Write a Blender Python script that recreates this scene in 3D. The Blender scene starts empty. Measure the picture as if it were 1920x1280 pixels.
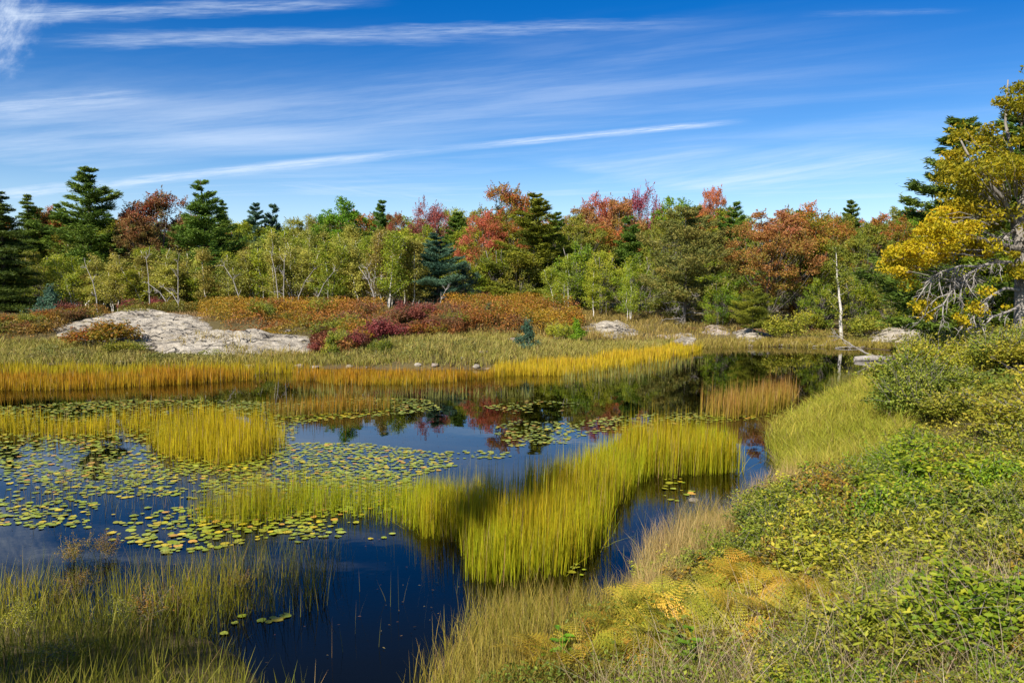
import bpy, math, random
import numpy as np
rng = np.random.default_rng(11)
random.seed(5)
S = bpy.context.scene
COL = S.collection

# ------------------------------------------------------------------ camera
F, CX, CY, CAMZ, HOR = 1500.0, 960.0, 640.0, 3.2, 545.0
PITCH = math.atan((CY - HOR) / F)
cam = bpy.data.cameras.new('camera')
cam.sensor_width = 36.0
cam.lens = 36.0 * F / 1920.0
cam.clip_start = 0.05
cam.clip_end = 6000
camo = bpy.data.objects.new('camera', cam)
camo.location = (0, 0, CAMZ)
camo.rotation_euler = (math.pi / 2 - PITCH, 0, 0)
COL.objects.link(camo)
S.camera = camo

# ------------------------------------------------------------------ light
SUN_EL, SUN_AZ = math.radians(38), math.radians(-146)       # azimuth from +Y, clockwise; sun behind left
sd_ = (math.sin(SUN_AZ) * math.cos(SUN_EL), math.cos(SUN_AZ) * math.cos(SUN_EL), math.sin(SUN_EL))
sl = bpy.data.lights.new('sun', 'SUN')
sl.energy = 5.0
sl.angle = math.radians(0.5)
sl.color = (1.0, 0.94, 0.84)
so = bpy.data.objects.new('sun', sl)
from mathutils import Vector
so.rotation_euler = Vector(sd_).to_track_quat('Z', 'Y').to_euler()
so.location = (-30, -30, 40)
COL.objects.link(so)
S.view_settings.view_transform = 'Standard'
S.view_settings.look = 'None'
S.view_settings.gamma = 1
S.view_settings.exposure = 0.72
S.cycles.max_bounces = 8
S.cycles.transparent_max_bounces = 12
S.cycles.caustics_reflective = False
S.cycles.caustics_refractive = False


def pdir(px, py):
    """world direction through a photo pixel"""
    a, b = (px - CX) / F, (CY - py) / F
    c, s = math.cos(PITCH), math.sin(PITCH)
    return (a, c + b * s, -s + b * c)


class NT:
    def __init__(self, nt):
        self.nt = nt

    def n(self, t, **kw):
        nd = self.nt.nodes.new(t)
        for k, v in kw.items():
            setattr(nd, k, v)
        return nd

    def link(self, a, b):
        self.nt.links.new(a, b)

    def _in(self, sock, v):
        if hasattr(v, 'is_output'):
            self.link(v, sock)
        else:
            sock.default_value = v

    def m(self, op, a, b=0.0, c=0.0, clamp=False):
        nd = self.n('ShaderNodeMath', operation=op, use_clamp=clamp)
        self._in(nd.inputs[0], a); self._in(nd.inputs[1], b); self._in(nd.inputs[2], c)
        return nd.outputs[0]

    def smooth(self, x, lo, hi):
        nd = self.n('ShaderNodeMapRange', interpolation_type='SMOOTHSTEP')
        self._in(nd.inputs[0], x); self._in(nd.inputs[1], lo); self._in(nd.inputs[2], hi)
        nd.inputs[3].default_value = 0; nd.inputs[4].default_value = 1
        return nd.outputs[0]

    def mix(self, fac, a, b, blend='MIX'):
        nd = self.n('ShaderNodeMix', data_type='RGBA', blend_type=blend)
        self._in(nd.inputs[0], fac)
        self._in(nd.inputs[6], a if hasattr(a, 'is_output') else (*a, 1)[:4])
        self._in(nd.inputs[7], b if hasattr(b, 'is_output') else (*b, 1)[:4])
        return nd.outputs[2]

    def noise(self, vec, scale, detail=4, rough=0.55, dist=0.0):
        nd = self.n('ShaderNodeTexNoise')
        if vec is not None:
            self.link(vec, nd.inputs['Vector'])
        nd.inputs['Scale'].default_value = scale
        nd.inputs['Detail'].default_value = detail
        nd.inputs['Roughness'].default_value = rough
        nd.inputs['Distortion'].default_value = dist
        return nd.outputs['Fac']

    def ramp(self, fac, stops):
        nd = self.n('ShaderNodeValToRGB')
        el = nd.color_ramp.elements
        while len(el) < len(stops):
            el.new(0.5)
        for e, (p, c) in zip(el, stops):
            e.position = p; e.color = (*c, 1)
        self._in(nd.inputs[0], fac)
        return nd.outputs[0]


# ------------------------------------------------------------------ sky
world = bpy.data.worlds.new('World')
S.world = world
world.use_nodes = True
wn = world.node_tree
for nd in list(wn.nodes):
    wn.nodes.remove(nd)
w = NT(wn)
sky = w.n('ShaderNodeTexSky', sky_type='NISHITA')
sky.sun_disc = False
sky.sun_elevation = SUN_EL
sky.sun_rotation = SUN_AZ
sky.air_density = 1.0
sky.dust_density = 0.25
sky.ozone_density = 2.5
tc = w.n('ShaderNodeTexCoord')
sep = w.n('ShaderNodeSeparateXYZ')
w.link(tc.outputs['Generated'], sep.inputs[0])
zc = w.m('MAXIMUM', sep.outputs[2], 0.035)
U, V = w.m('DIVIDE', sep.outputs[0], zc), w.m('DIVIDE', sep.outputs[1], zc)      # a flat cirrus layer overhead
comb = w.n('ShaderNodeCombineXYZ')
w.link(U, comb.inputs[0]); w.link(V, comb.inputs[1])


def plane(px, py):
    d = pdir(px, py)
    return np.array([d[0] / d[2], d[1] / d[2]])


def along(u, su, sv):
    """plane coordinates turned along direction u and squeezed: streaks"""
    n = np.array([-u[1], u[0]])
    a = w.m('MULTIPLY', w.m('ADD', w.m('MULTIPLY', U, float(u[0])), w.m('MULTIPLY', V, float(u[1]))), su)
    b = w.m('MULTIPLY', w.m('ADD', w.m('MULTIPLY', U, float(n[0])), w.m('MULTIPLY', V, float(n[1]))), sv)
    c = w.n('ShaderNodeCombineXYZ')
    w.link(a, c.inputs[0]); w.link(b, c.inputs[1])
    return c.outputs[0]


def trail(A, B, wa, wb, strength, soft=0.5, f0=0.04, f1=0.1, rag=0.5):
    a, b = plane(*A), plane(*B)
    L = float(np.linalg.norm(b - a)); u = (b - a) / L; n = np.array([-u[1], u[0]])
    ca, cn = float(a @ u), float(a @ n)
    t = w.m('DIVIDE', w.m('SUBTRACT', w.m('ADD', w.m('MULTIPLY', U, float(u[0])), w.m('MULTIPLY', V, float(u[1]))), ca), L)
    s = w.m('SUBTRACT', w.m('ADD', w.m('MULTIPLY', U, float(n[0])), w.m('MULTIPLY', V, float(n[1]))), cn)
    wid = w.m('ADD', w.m('MULTIPLY', t, wb - wa), wa)
    wid = w.m('MAXIMUM', wid, 0.005)
    sc = 1.0 / max(wa, wb)
    nz = w.noise(along(u, sc * 0.35, sc * 1.2), 1.0, 5, 0.6)
    nz2 = w.noise(along(u, sc * 0.06, sc * 0.1), 1.3, 2, 0.5)
    s = w.m('ADD', w.m('DIVIDE', s, wid), w.m('MULTIPLY', w.m('SUBTRACT', nz, 0.5), rag * 2))
    core = w.m('SUBTRACT', 1.0, w.smooth(w.m('ABSOLUTE', s), 1 - soft, 1.0 + soft * 0.45))
    ends = w.m('MULTIPLY', w.smooth(t, 0, f0), w.m('SUBTRACT', 1.0, w.smooth(t, 1 - f1, 1)))
    nz3 = w.noise(along(u, sc * 0.5, sc * 2.6), 1.0, 6, 0.7)
    core = w.m('MULTIPLY', core, w.m('ADD', 0.25, w.m('MULTIPLY', w.smooth(nz3, 0.30, 0.72), 1.0)))
    k = w.m('MULTIPLY', w.m('MULTIPLY', core, ends), w.m('ADD', 0.45, w.m('MULTIPLY', nz2, 1.0)))
    return w.m('MULTIPLY', k, strength)


# cirrus veils run roughly along the main contrail
a0, b0 = plane(0, 368), plane(1380, 228)
um = (b0 - a0) / np.linalg.norm(b0 - a0)
veil_big = w.noise(comb.outputs[0], 0.30, 3, 0.5, 0.4)
uv_ = np.array([math.cos(math.radians(-18)), math.sin(math.radians(-18))])
veil = w.noise(along(uv_, 0.22, 0.85), 1.0, 7, 0.62, 0.5)
wisps = w.noise(along(uv_, 0.8, 3.2), 1.0, 6, 0.65, 0.6)
low = w.m('SUBTRACT', 1.0, w.smooth(sep.outputs[2], 0.13, 0.30))          # more veil low in the sky
vfac = w.m('MULTIPLY', w.smooth(veil, 0.42, 0.80), w.m('ADD', 0.0, w.m('MULTIPLY', low, 0.34)))
vfac = w.m('MULTIPLY', vfac, w.m('ADD', 0.45, w.m('MULTIPLY', wisps, 1.1)))
trails = [
    trail((-250, 392), (1040, 258), 0.50, 0.10, 0.60, 0.90, 0.02, 0.22, 0.35),
    trail((800, 283), (1420, 224), 0.13, 0.09, 0.62, 0.92, 0.40, 0.2, 0.4),
    trail((30, 84), (1420, 40), 0.09, 0.07, 0.34, 0.98, 0.2, 0.3, 1.1),
    trail((120, 70), (1100, 74), 0.10, 0.08, 0.22, 0.98, 0.2, 0.4, 1.1),
    trail((0, 32), (760, 2), 0.09, 0.05, 0.42, 0.97, 0.05, 0.3, 0.9),
    trail((-200, 222), (345, 172), 0.30, 0.16, 0.42, 0.95, 0.05, 0.25, 0.7),
    trail((500, 330), (900, 395), 0.9, 0.4, 0.25, 0.95, 0.3, 0.4, 0.8),
    trail((1050, 322), (1480, 268), 0.8, 0.4, 0.28, 0.95, 0.2, 0.4, 0.8),
    trail((1250, 360), (1800, 265), 1.2, 0.9, 0.40, 0.95, 0.2, 0.25, 0.8),
    trail((200, 262), (1900, 80), 1.1, 0.7, 0.26, 0.98, 0.2, 0.35, 1.2),
    trail((-160, 300), (700, 215), 1.1, 0.6, 0.24, 0.98, 0.2, 0.35, 1.2),
    trail((-60, 150), (40, -60), 0.13, 0.12, 0.55, 0.98, 0.15, 0.2, 1.2),
    trail((1480, 28), (1840, 20), 0.04, 0.03, 0.10, 0.98, 0.3, 0.3, 0.6),
]
cl = vfac
for t_ in trails:
    cl = w.m('SUBTRACT', 1.0, w.m('MULTIPLY', w.m('SUBTRACT', 1.0, cl), w.m('SUBTRACT', 1.0, t_, 0, True)))
hz = w.m('SUBTRACT', 1.0, w.smooth(sep.outputs[2], 0.0, 0.17))
tint = w.mix(w.smooth(sep.outputs[2], 0.02, 0.34), (0.74, 0.94, 1.10), (0.015, 0.42, 0.90))   # polarised deep blue
tint = w.mix(w.smooth(sep.outputs[2], 0.33, 0.46), tint, (0.42, 0.52, 0.66))
skyc = w.mix(1.0, sky.outputs[0], tint, 'MULTIPLY')
cloudc = w.mix(w.smooth(sep.outputs[2], 0.05, 0.4), (7.3, 8.0, 9.0), (5.6, 6.6, 8.0))
cl = w.m('MAXIMUM', cl, w.m('MULTIPLY', hz, 0.48), 0, True)
fin = w.mix(cl, skyc, cloudc)
bg = w.n('ShaderNodeBackground')
bg.inputs['Strength'].default_value = 0.082
w.link(fin, bg.inputs['Color'])
wo = w.n('ShaderNodeOutputWorld')
w.link(bg.outputs[0], wo.inputs[0])


# ------------------------------------------------------------------ numeric helpers
def sm(a, b, x):
    t = np.clip((np.asarray(x, float) - a) / (b - a), 0, 1)
    return t * t * (3 - 2 * t)


def vnoise(x, y, seed=0):
    x = np.asarray(x, float); y = np.asarray(y, float)
    xi = np.floor(x).astype(np.int64); yi = np.floor(y).astype(np.int64)
    fx = x - xi; fy = y - yi
    fx = fx * fx * (3 - 2 * fx); fy = fy * fy * (3 - 2 * fy)

    def h(i, j):
        n = (i * 374761393 + j * 668265263 + seed * 974711) & 0x7fffffff
        n = ((n ^ (n >> 13)) * 1274126177) & 0x7fffffff
        return ((n ^ (n >> 16)) & 0xffff) / 65535.0
    return (h(xi, yi) * (1 - fx) + h(xi + 1, yi) * fx) * (1 - fy) + (h(xi, yi + 1) * (1 - fx) + h(xi + 1, yi + 1) * fx) * fy


def fbm(x, y, seed=0, o=3):
    r, a, t = 0, 1, 0
    for k in range(o):
        r = r + a * vnoise(x * 2 ** k, y * 2 ** k, seed + k); t += a; a *= 0.5
    return r / t


def sdist(x, y, P):
    x = np.asarray(x, float); y = np.asarray(y, float)
    d = np.full(x.shape, 1e18); ins = np.zeros(x.shape, bool)
    n = len(P)
    for i in range(n):
        ax, ay = P[i]; bx, by = P[(i + 1) % n]
        ex, ey = bx - ax, by - ay
        t = np.clip(((x - ax) * ex + (y - ay) * ey) / (ex * ex + ey * ey + 1e-12), 0, 1)
        d = np.minimum(d, (x - ax - t * ex) ** 2 + (y - ay - t * ey) ** 2)
        if ay != by:
            c = ((ay > y) != (by > y)) & (x < ex * (y - ay) / ey + ax)
            ins ^= c
    d = np.sqrt(d)
    return np.where(ins, -d, d)


def wpt(px, py, z=0.0):
    d = pdir(px, py)
    t = (z - CAMZ) / d[2]
    return (d[0] * t, d[1] * t)


far_px = [(-500, 672), (-150, 676), (0, 678), (120, 684), (240, 682), (360, 686), (470, 684), (560, 692), (660, 690), (760, 694), (850, 692), (930, 692),
          (1000, 684), (1080, 678), (1150, 670), (1230, 658), (1262, 652), (1320, 652), (1390, 648), (1450, 650), (1540, 650), (1620, 653), (1700, 660), (1790, 664)]
near_px = [(1760, 672), (1700, 692), (1650, 716), (1560, 745), (1500, 782), (1442, 830), (1462, 870), (1478, 905), (1400, 950), (1340, 975), (1290, 1010), (1225, 1045),
           (1190, 1095), (1150, 1140), (1080, 1165), (960, 1185), (880, 1200), (845, 1240), (820, 1300), (470, 1300), (430, 1240), (370, 1205), (250, 1185), (100, 1170), (-100, 1160), (-500, 1100)]
POND = [wpt(*p) for p in far_px] + [wpt(*p) for p in near_px]
POND += [(-30, 8), (-48, 22), (-46, 34)]
POND = np.array(POND)


def H(x, y):
    x = np.asarray(x, float); y = np.asarray(y, float)
    d = sdist(x, y, POND)
    far = sm(31, 41, y + 0.0 * x)
    lx = sm(-2, 9, x)
    zf = (1.62 * (1 - lx) + 1.30 * lx) * sm(-0.15, 1, d / (15 * (1 - lx) + 26 * lx)) - 0.06
    zn = 2.6 * (1 - np.exp(-0.135 * np.maximum(d, 0))) * (0.25 + 0.75 * sm(-6.5, -0.5, x + 0.05 * y))
    z = zf * far + zn * (1 - far)
    und = (fbm(x * 0.23, y * 0.23, 3) - 0.5) * 0.35 + (fbm(x * 0.9, y * 0.9, 9) - 0.5) * 0.12
    z = z + und * sm(0, 3, d) + 0.03
    z = z + sm(70, 400, y) * 3.0 * sm(0, 1, d / 50)
    bed = 0.03 - np.minimum(0.30 * -d, 1.3) + (fbm(x * 0.8, y * 0.8, 5) - 0.5) * 0.15 * sm(0, 1, -d)
    return np.where(d > 0, z, bed)


def h1(x, y):
    return float(H(np.array([x]), np.array([y]))[0])


def gpt(px, py):
    z = 0.3
    for _ in range(14):
        x, y = wpt(px, py, z)
        z = 0.5 * z + 0.5 * min(max(h1(x, y), -0.0), 2.4)
    x, y = wpt(px, py, z)
    return (x, y)


def gpoly(pts):
    return np.array([gpt(*p) for p in pts])


def wpoly(pts):
    return np.array([wpt(*p) for p in pts])


def sample(P, n, edge=0.0, ref=None):
    """n points inside polygon P; density thins with distance when ref is given"""
    lo, hi = P.min(0) - max(edge, 0), P.max(0) + max(edge, 0)
    out = []; got = 0
    for _ in range(200):
        q = rng.uniform(lo, hi, (max(n * 2, 500), 2))
        sd = sdist(q[:, 0], q[:, 1], P)
        keep = sd < edge * rng.random(len(q)) ** 0.7 if edge > 0 else sd < edge
        if ref:
            keep &= rng.random(len(q)) < np.clip(ref / np.maximum(np.hypot(q[:, 0], q[:, 1]), 0.5), 0, 1) ** 1.3
        q = q[keep]
        out.append(q); got += len(q)
        if got >= n:
            break
    return np.concatenate(out)[:n] if out else np.zeros((0, 2))


# ------------------------------------------------------------------ mesh builder
class MB:
    def __init__(self):
        self.v = []; self.c = []; self.t = []; self.q = []; self.n = 0

    def add(self, V, tris=None, quads=None, col=None):
        V = np.asarray(V, np.float32).reshape(-1, 3)
        if col is None:
            col = np.ones((len(V), 3), np.float32)
        col = np.broadcast_to(np.asarray(col, np.float32), (len(V), 3))
        self.v.append(V); self.c.append(col)
        if tris is not None and len(tris):
            self.t.append(np.asarray(tris, np.int64) + self.n)
        if quads is not None and len(quads):
            self.q.append(np.asarray(quads, np.int64) + self.n)
        self.n += len(V)

    def mesh(self, name):
        me = bpy.data.meshes.new(name)
        if not self.n:
            return me
        V = np.concatenate(self.v); C = np.concatenate(self.c)
        T = np.concatenate(self.t) if self.t else np.zeros((0, 3), np.int64)
        Q = np.concatenate(self.q) if self.q else np.zeros((0, 4), np.int64)
        me.vertices.add(len(V))
        me.vertices.foreach_set('co', V.ravel())
        loops = np.concatenate([T.ravel(), Q.ravel()]).astype(np.int32)
        starts = np.concatenate([np.arange(len(T)) * 3, len(T) * 3 + np.arange(len(Q)) * 4]).astype(np.int32)
        me.loops.add(len(loops)); me.loops.foreach_set('vertex_index', loops)
        me.polygons.add(len(starts)); me.polygons.foreach_set('loop_start', starts)
        at = me.attributes.new('col', 'FLOAT_COLOR', 'POINT')
        at.data.foreach_set('color', np.concatenate([C, np.ones((len(C), 1), np.float32)], 1).astype(np.float32).ravel())
        me.update(calc_edges=True)
        return me


def unit(a):
    return a / np.maximum(np.linalg.norm(a, axis=-1, keepdims=True), 1e-9)


def rvec(n):
    return unit(rng.normal(size=(n, 3)))


def leaves(mb, P, L, W, col, up=0.5, axis=None, fold=0.15, six=False):
    """leaf faces at P: length L, width W"""
    n = len(P)
    if not n:
        return
    L = np.broadcast_to(L, (n,))[:, None]; W = np.broadcast_to(W, (n,))[:, None]
    nm = unit(rvec(n) + np.array([0, 0, up]) * 1.6)
    a = rvec(n) if axis is None else unit(axis + rvec(n) * 0.45)
    a = unit(a - nm * (a * nm).sum(1, keepdims=True))
    b = np.cross(nm, a)
    f = nm * W * fold
    col = np.broadcast_to(col, (n, 3))
    if six:
        vs = np.stack([P - a * L * .5, P - a * L * .15 + b * W * .42 + f, P + a * L * .18 + b * W * .4 + f, P + a * L * .5,
                       P + a * L * .18 - b * W * .4 + f, P - a * L * .15 - b * W * .42 + f], 1)
        k = 6; tr = np.array([[0, 2, 1], [0, 3, 2], [0, 4, 3], [0, 5, 4]])
    else:
        vs = np.stack([P - a * L * .5, P + b * W * .5 + f, P + a * L * .5, P - b * W * .5 + f], 1)
        k = 4; tr = np.array([[0, 2, 1], [0, 3, 2]])
    T = (np.arange(n)[:, None, None] * k + tr[None]).reshape(-1, 3)
    mb.add(vs.reshape(-1, 3), tris=T, col=np.repeat(col, k, 0))


def blades(mb, P, h, wd, lean, cb, ct, segs=2, droop=0.0):
    """grass blades: roots P, height h, width wd, sideways reach lean (n,2), colours from root to tip"""
    n = len(P)
    if not n:
        return
    h = np.broadcast_to(h, (n,)); wd = np.broadcast_to(wd, (n,))
    th = rng.uniform(0, np.pi, n)
    b = np.stack([np.cos(th), np.sin(th), np.zeros(n)], 1)
    cb = np.broadcast_to(cb, (n, 3)); ct = np.broadcast_to(ct, (n, 3))
    vs, cs = [], []
    for s in range(segs + 1):
        t = s / segs
        c = P + np.concatenate([lean * (t ** 1.7), (h * (t - droop * t ** 3))[:, None]], 1)
        cc = cb * (1 - t) + ct * t
        if s < segs:
            ww = (wd * (1 - 0.45 * t) * 0.5)[:, None]
            vs += [c - b * ww, c + b * ww]; cs += [cc, cc]
        else:
            vs.append(c); cs.append(cc)
    k = 2 * segs + 1
    vs = np.stack(vs, 1).reshape(-1, 3); cs = np.stack(cs, 1).reshape(-1, 3)
    base = np.arange(n)[:, None] * k
    quads = np.concatenate([base + np.array([2 * s, 2 * s + 1, 2 * s + 3, 2 * s + 2]) for s in range(segs - 1)]) if segs > 1 else None
    tris = base + np.array([2 * segs - 2, 2 * segs - 1, 2 * segs])
    mb.add(vs, tris=tris, quads=quads, col=cs)


def tube(mb, pts, rad, sides=6, col=(1, 1, 1)):
    pts = np.asarray(pts, float); k = len(pts)
    rad = np.broadcast_to(np.asarray(rad, float), (k,))
    tg = unit(np.gradient(pts, axis=0))
    ref = np.array([0.31, 0.17, 0.93]) if abs(tg[0][2]) < 0.8 else np.array([0.9, 0.3, 0.1])
    u = unit(np.cross(tg, ref)); v = np.cross(tg, u)
    th = np.linspace(0, 2 * np.pi, sides, endpoint=False)
    ring = u[:, None] * np.cos(th)[None, :, None] + v[:, None] * np.sin(th)[None, :, None]
    vs = (pts[:, None] + ring * rad[:, None, None]).reshape(-1, 3)
    q = []
    for i in range(k - 1):
        for j in range(sides):
            q.append((i * sides + j, i * sides + (j + 1) % sides, (i + 1) * sides + (j + 1) % sides, (i + 1) * sides + j))
    tr = [((k - 1) * sides + j, (k - 1) * sides + (j + 1) % sides, (k - 1) * sides + sides - 1) for j in range(sides - 2)]
    mb.add(vs, tris=tr, quads=q, col=col)


def bez(p0, p1, p2, n=6):
    t = np.linspace(0, 1, n)[:, None]
    return (1 - t) ** 2 * np.asarray(p0) + 2 * t * (1 - t) * np.asarray(p1) + t * t * np.asarray(p2)


def wob(pts, s):
    pts = np.array(pts, float)
    pts[1:] += rng.normal(size=(len(pts) - 1, 3)) * s
    return pts


# ------------------------------------------------------------------ materials
MATS = {}


def mat(name):
    m = bpy.data.materials.new(name)
    m.use_nodes = True
    nt = m.node_tree
    for nd in list(nt.nodes):
        nt.nodes.remove(nd)
    return m, NT(nt)


def leaf_mat(name, stops=None, trans=0.34, rough=0.55, vary=0.10, spec=0.25):
    """foliage; stops = colour ramp over the per-leaf value, None = colour stored on the leaf"""
    if name in MATS:
        return MATS[name]
    m, k = mat(name)
    at = k.n('ShaderNodeAttribute', attribute_name='col')
    if stops:
        s2 = k.n('ShaderNodeSeparateColor')
        k.link(at.outputs['Color'], s2.inputs[0])
        c = k.ramp(s2.outputs[0], stops)
    else:
        c = at.outputs['Color']
    oi = k.n('ShaderNodeObjectInfo')
    hs = k.n('ShaderNodeHueSaturation')
    k.link(c, hs.inputs['Color'])
    k.link(k.m('ADD', 0.5 - vary * 0.14, k.m('MULTIPLY', oi.outputs['Random'], vary * 0.28)), hs.inputs['Hue'])
    k.link(k.m('ADD', 1 - vary * 1.2, k.m('MULTIPLY', k.m('FRACT', k.m('MULTIPLY', oi.outputs['Random'], 7.31)), vary * 2.4)), hs.inputs['Value'])
    c = hs.outputs[0]
    p = k.n('ShaderNodeBsdfPrincipled')
    k.link(c, p.inputs['Base Color'])
    p.inputs['Roughness'].default_value = rough
    p.inputs['Specular IOR Level'].default_value = spec
    tr = k.n('ShaderNodeBsdfTranslucent')
    k.link(c, tr.inputs['Color'])
    mx = k.n('ShaderNodeMixShader')
    mx.inputs[0].default_value = trans
    k.link(p.outputs[0], mx.inputs[1]); k.link(tr.outputs[0], mx.inputs[2])
    o = k.n('ShaderNodeOutputMaterial')
    k.link(mx.outputs[0], o.inputs[0])
    MATS[name] = m
    return m


def bark_mat(name, c1, c2, scale=6, marks=None, rough=0.85):
    if name in MATS:
        return MATS[name]
    m, k = mat(name)
    t = k.n('ShaderNodeTexCoord')
    mp = k.n('ShaderNodeMapping')
    k.link(t.outputs['Object'], mp.inputs[0])
    mp.inputs['Scale'].default_value = (1, 1, 0.25) if marks is None else (1, 1, 1)
    nz = k.noise(mp.outputs[0], scale, 6, 0.65)
    c = k.ramp(nz, [(0.3, c1), (0.7, c2)])
    if marks:
        mp2 = k.n('ShaderNodeMapping')
        k.link(t.outputs['Object'], mp2.inputs[0]); mp2.inputs['Scale'].default_value = (1, 1, 4)
        n2 = k.noise(mp2.outputs[0], 3.0, 3, 0.6)
        c = k.mix(k.smooth(n2, 0.58, 0.66), c, marks)
    p = k.n('ShaderNodeBsdfPrincipled')
    k.link(c, p.inputs['Base Color'])
    p.inputs['Roughness'].default_value = rough
    p.inputs['Specular IOR Level'].default_value = 0.2
    bp = k.n('ShaderNodeBump')
    bp.inputs['Strength'].default_value = 0.6; bp.inputs['Distance'].default_value = 0.02
    k.link(nz, bp.inputs['Height']); k.link(bp.outputs[0], p.inputs['Normal'])
    o = k.n('ShaderNodeOutputMaterial')
    k.link(p.outputs[0], o.inputs[0])
    MATS[name] = m
    return m


def rock_mat(name, c1, c2, c3, lichen=(0.30, 0.24, 0.11)):
    if name in MATS:
        return MATS[name]
    m, k = mat(name)
    g = k.n('ShaderNodeNewGeometry')
    big = k.noise(g.outputs['Position'], 0.55, 6, 0.6, 0.5)
    fine = k.noise(g.outputs['Position'], 4.5, 8, 0.72)
    spk = k.noise(g.outputs['Position'], 19, 4, 0.7)
    c = k.ramp(k.m('ADD', k.m('MULTIPLY', big, 0.5), k.m('MULTIPLY', fine, 0.5)), [(0.36, c1), (0.50, c2), (0.64, c3)])
    c = k.mix(k.m('MULTIPLY', k.smooth(spk, 0.5, 0.72), 0.5), c, (0.16, 0.15, 0.145))
    lm = k.m('MULTIPLY', k.smooth(k.noise(g.outputs['Position'], 0.8, 6, 0.68, 0.8), 0.56, 0.66), 0.75)
    c = k.mix(lm, c, lichen)
    mp = k.n('ShaderNodeMapping')
    k.link(g.outputs['Position'], mp.inputs[0])
    mp.inputs['Rotation'].default_value = (0, 0, 0.5); mp.inputs['Scale'].default_value = (0.5, 1.3, 1)
    dn = k.n('ShaderNodeVectorMath', operation='ADD')
    nzc = k.n('ShaderNodeTexNoise'); k.link(g.outputs['Position'], nzc.inputs['Vector']); nzc.inputs['Scale'].default_value = 1.2; nzc.inputs['Detail'].default_value = 5
    k.link(mp.outputs[0], dn.inputs[0]); k.link(nzc.outputs['Color'], dn.inputs[1])
    vo = k.n('ShaderNodeTexVoronoi', feature='DISTANCE_TO_EDGE')
    k.link(dn.outputs[0], vo.inputs['Vector']); vo.inputs['Scale'].default_value = 0.8
    crack = k.m('SUBTRACT', 1.0, k.smooth(vo.outputs['Distance'], 0.006, 0.06))
    crack = k.m('MULTIPLY', crack, k.smooth(k.noise(g.outputs['Position'], 0.7, 2), 0.38, 0.5))
    c = k.mix(k.m('MULTIPLY', crack, 0.8), c, (0.07, 0.06, 0.05))
    p = k.n('ShaderNodeBsdfPrincipled')
    k.link(c, p.inputs['Base Color'])
    p.inputs['Roughness'].default_value = 0.9
    p.inputs['Specular IOR Level'].default_value = 0.2
    hgt = k.m('SUBTRACT', k.m('ADD', k.m('MULTIPLY', fine, 0.6), k.m('MULTIPLY', big, 1.2)), k.m('MULTIPLY', crack, 0.8))
    bp = k.n('ShaderNodeBump')
    bp.inputs['Strength'].default_value = 0.9; bp.inputs['Distance'].default_value = 0.32
    k.link(hgt, bp.inputs['Height']); k.link(bp.outputs[0], p.inputs['Normal'])
    o = k.n('ShaderNodeOutputMaterial')
    k.link(p.outputs[0], o.inputs[0])
    MATS[name] = m
    return m


def ground_mat():
    m, k = mat('soil_and_litter')
    g = k.n('ShaderNodeNewGeometry')
    a = k.noise(g.outputs['Position'], 0.35, 5, 0.6)
    b = k.noise(g.outputs['Position'], 7.0, 6, 0.7)
    c = k.ramp(k.m('ADD', k.m('MULTIPLY', a, 0.5), k.m('MULTIPLY', b, 0.5)),
               [(0.32, (0.045, 0.032, 0.016)), (0.5, (0.12, 0.095, 0.04)), (0.66, (0.20, 0.16, 0.07))])
    sp = k.n('ShaderNodeSeparateXYZ'); k.link(g.outputs['Position'], sp.inputs[0])
    mud = k.ramp(b, [(0.3, (0.045, 0.032, 0.021)), (0.7, (0.14, 0.097, 0.062))])
    c = k.mix(k.smooth(sp.outputs[2], -0.02, 0.10), mud, c)
    p = k.n('ShaderNodeBsdfPrincipled')
    k.link(c, p.inputs['Base Color']); p.inputs['Roughness'].default_value = 0.95
    p.inputs['Specular IOR Level'].default_value = 0.1
    bp = k.n('ShaderNodeBump'); bp.inputs['Strength'].default_value = 0.8; bp.inputs['Distance'].default_value = 0.05
    k.link(b, bp.inputs['Height']); k.link(bp.outputs[0], p.inputs['Normal'])
    o = k.n('ShaderNodeOutputMaterial'); k.link(p.outputs[0], o.inputs[0])
    return m


def water_mat():
    m, k = mat('pond_water')
    g = k.n('ShaderNodeNewGeometry')
    n1 = k.noise(g.outputs['Position'], 1.3, 3, 0.5)
    n2 = k.noise(g.outputs['Position'], 0.35, 2, 0.5)
    bp = k.n('ShaderNodeBump'); bp.inputs['Strength'].default_value = 0.25; bp.inputs['Distance'].default_value = 0.006
    k.link(k.m('ADD', n1, n2), bp.inputs['Height'])
    fr = k.n('ShaderNodeFresnel'); fr.inputs['IOR'].default_value = 1.31
    k.link(bp.outputs[0], fr.inputs['Normal'])
    tr = k.n('ShaderNodeBsdfTransparent'); tr.inputs['Color'].default_value = (0.44, 0.32, 0.20, 1)
    gl = k.n('ShaderNodeBsdfGlossy'); gl.inputs['Roughness'].default_value = 0.015
    gl.inputs['Color'].default_value = (1, 1, 1, 1)
    k.link(bp.outputs[0], gl.inputs['Normal'])
    mx = k.n('ShaderNodeMixShader')
    k.link(fr.outputs[0], mx.inputs[0]); k.link(tr.outputs[0], mx.inputs[1]); k.link(gl.outputs[0], mx.inputs[2])
    o = k.n('ShaderNodeOutputMaterial'); k.link(mx.outputs[0], o.inputs[0])
    return m


# ------------------------------------------------------------------ object helpers
def obj(name, me, material=None, parent=None):
    o = bpy.data.objects.new(name, me)
    COL.objects.link(o)
    if material is not None:
        if not me.materials:
            me.materials.append(None)
        o.material_slots[0].link = 'OBJECT'
        o.material_slots[0].material = material
    if parent is not None:
        o.parent = parent
    return o


def tag(o, label, cat, group=None, kind=None):
    o['label'] = label
    o['category'] = cat
    if group:
        o['group'] = group
    if kind:
        o['kind'] = kind
    return o


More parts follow.
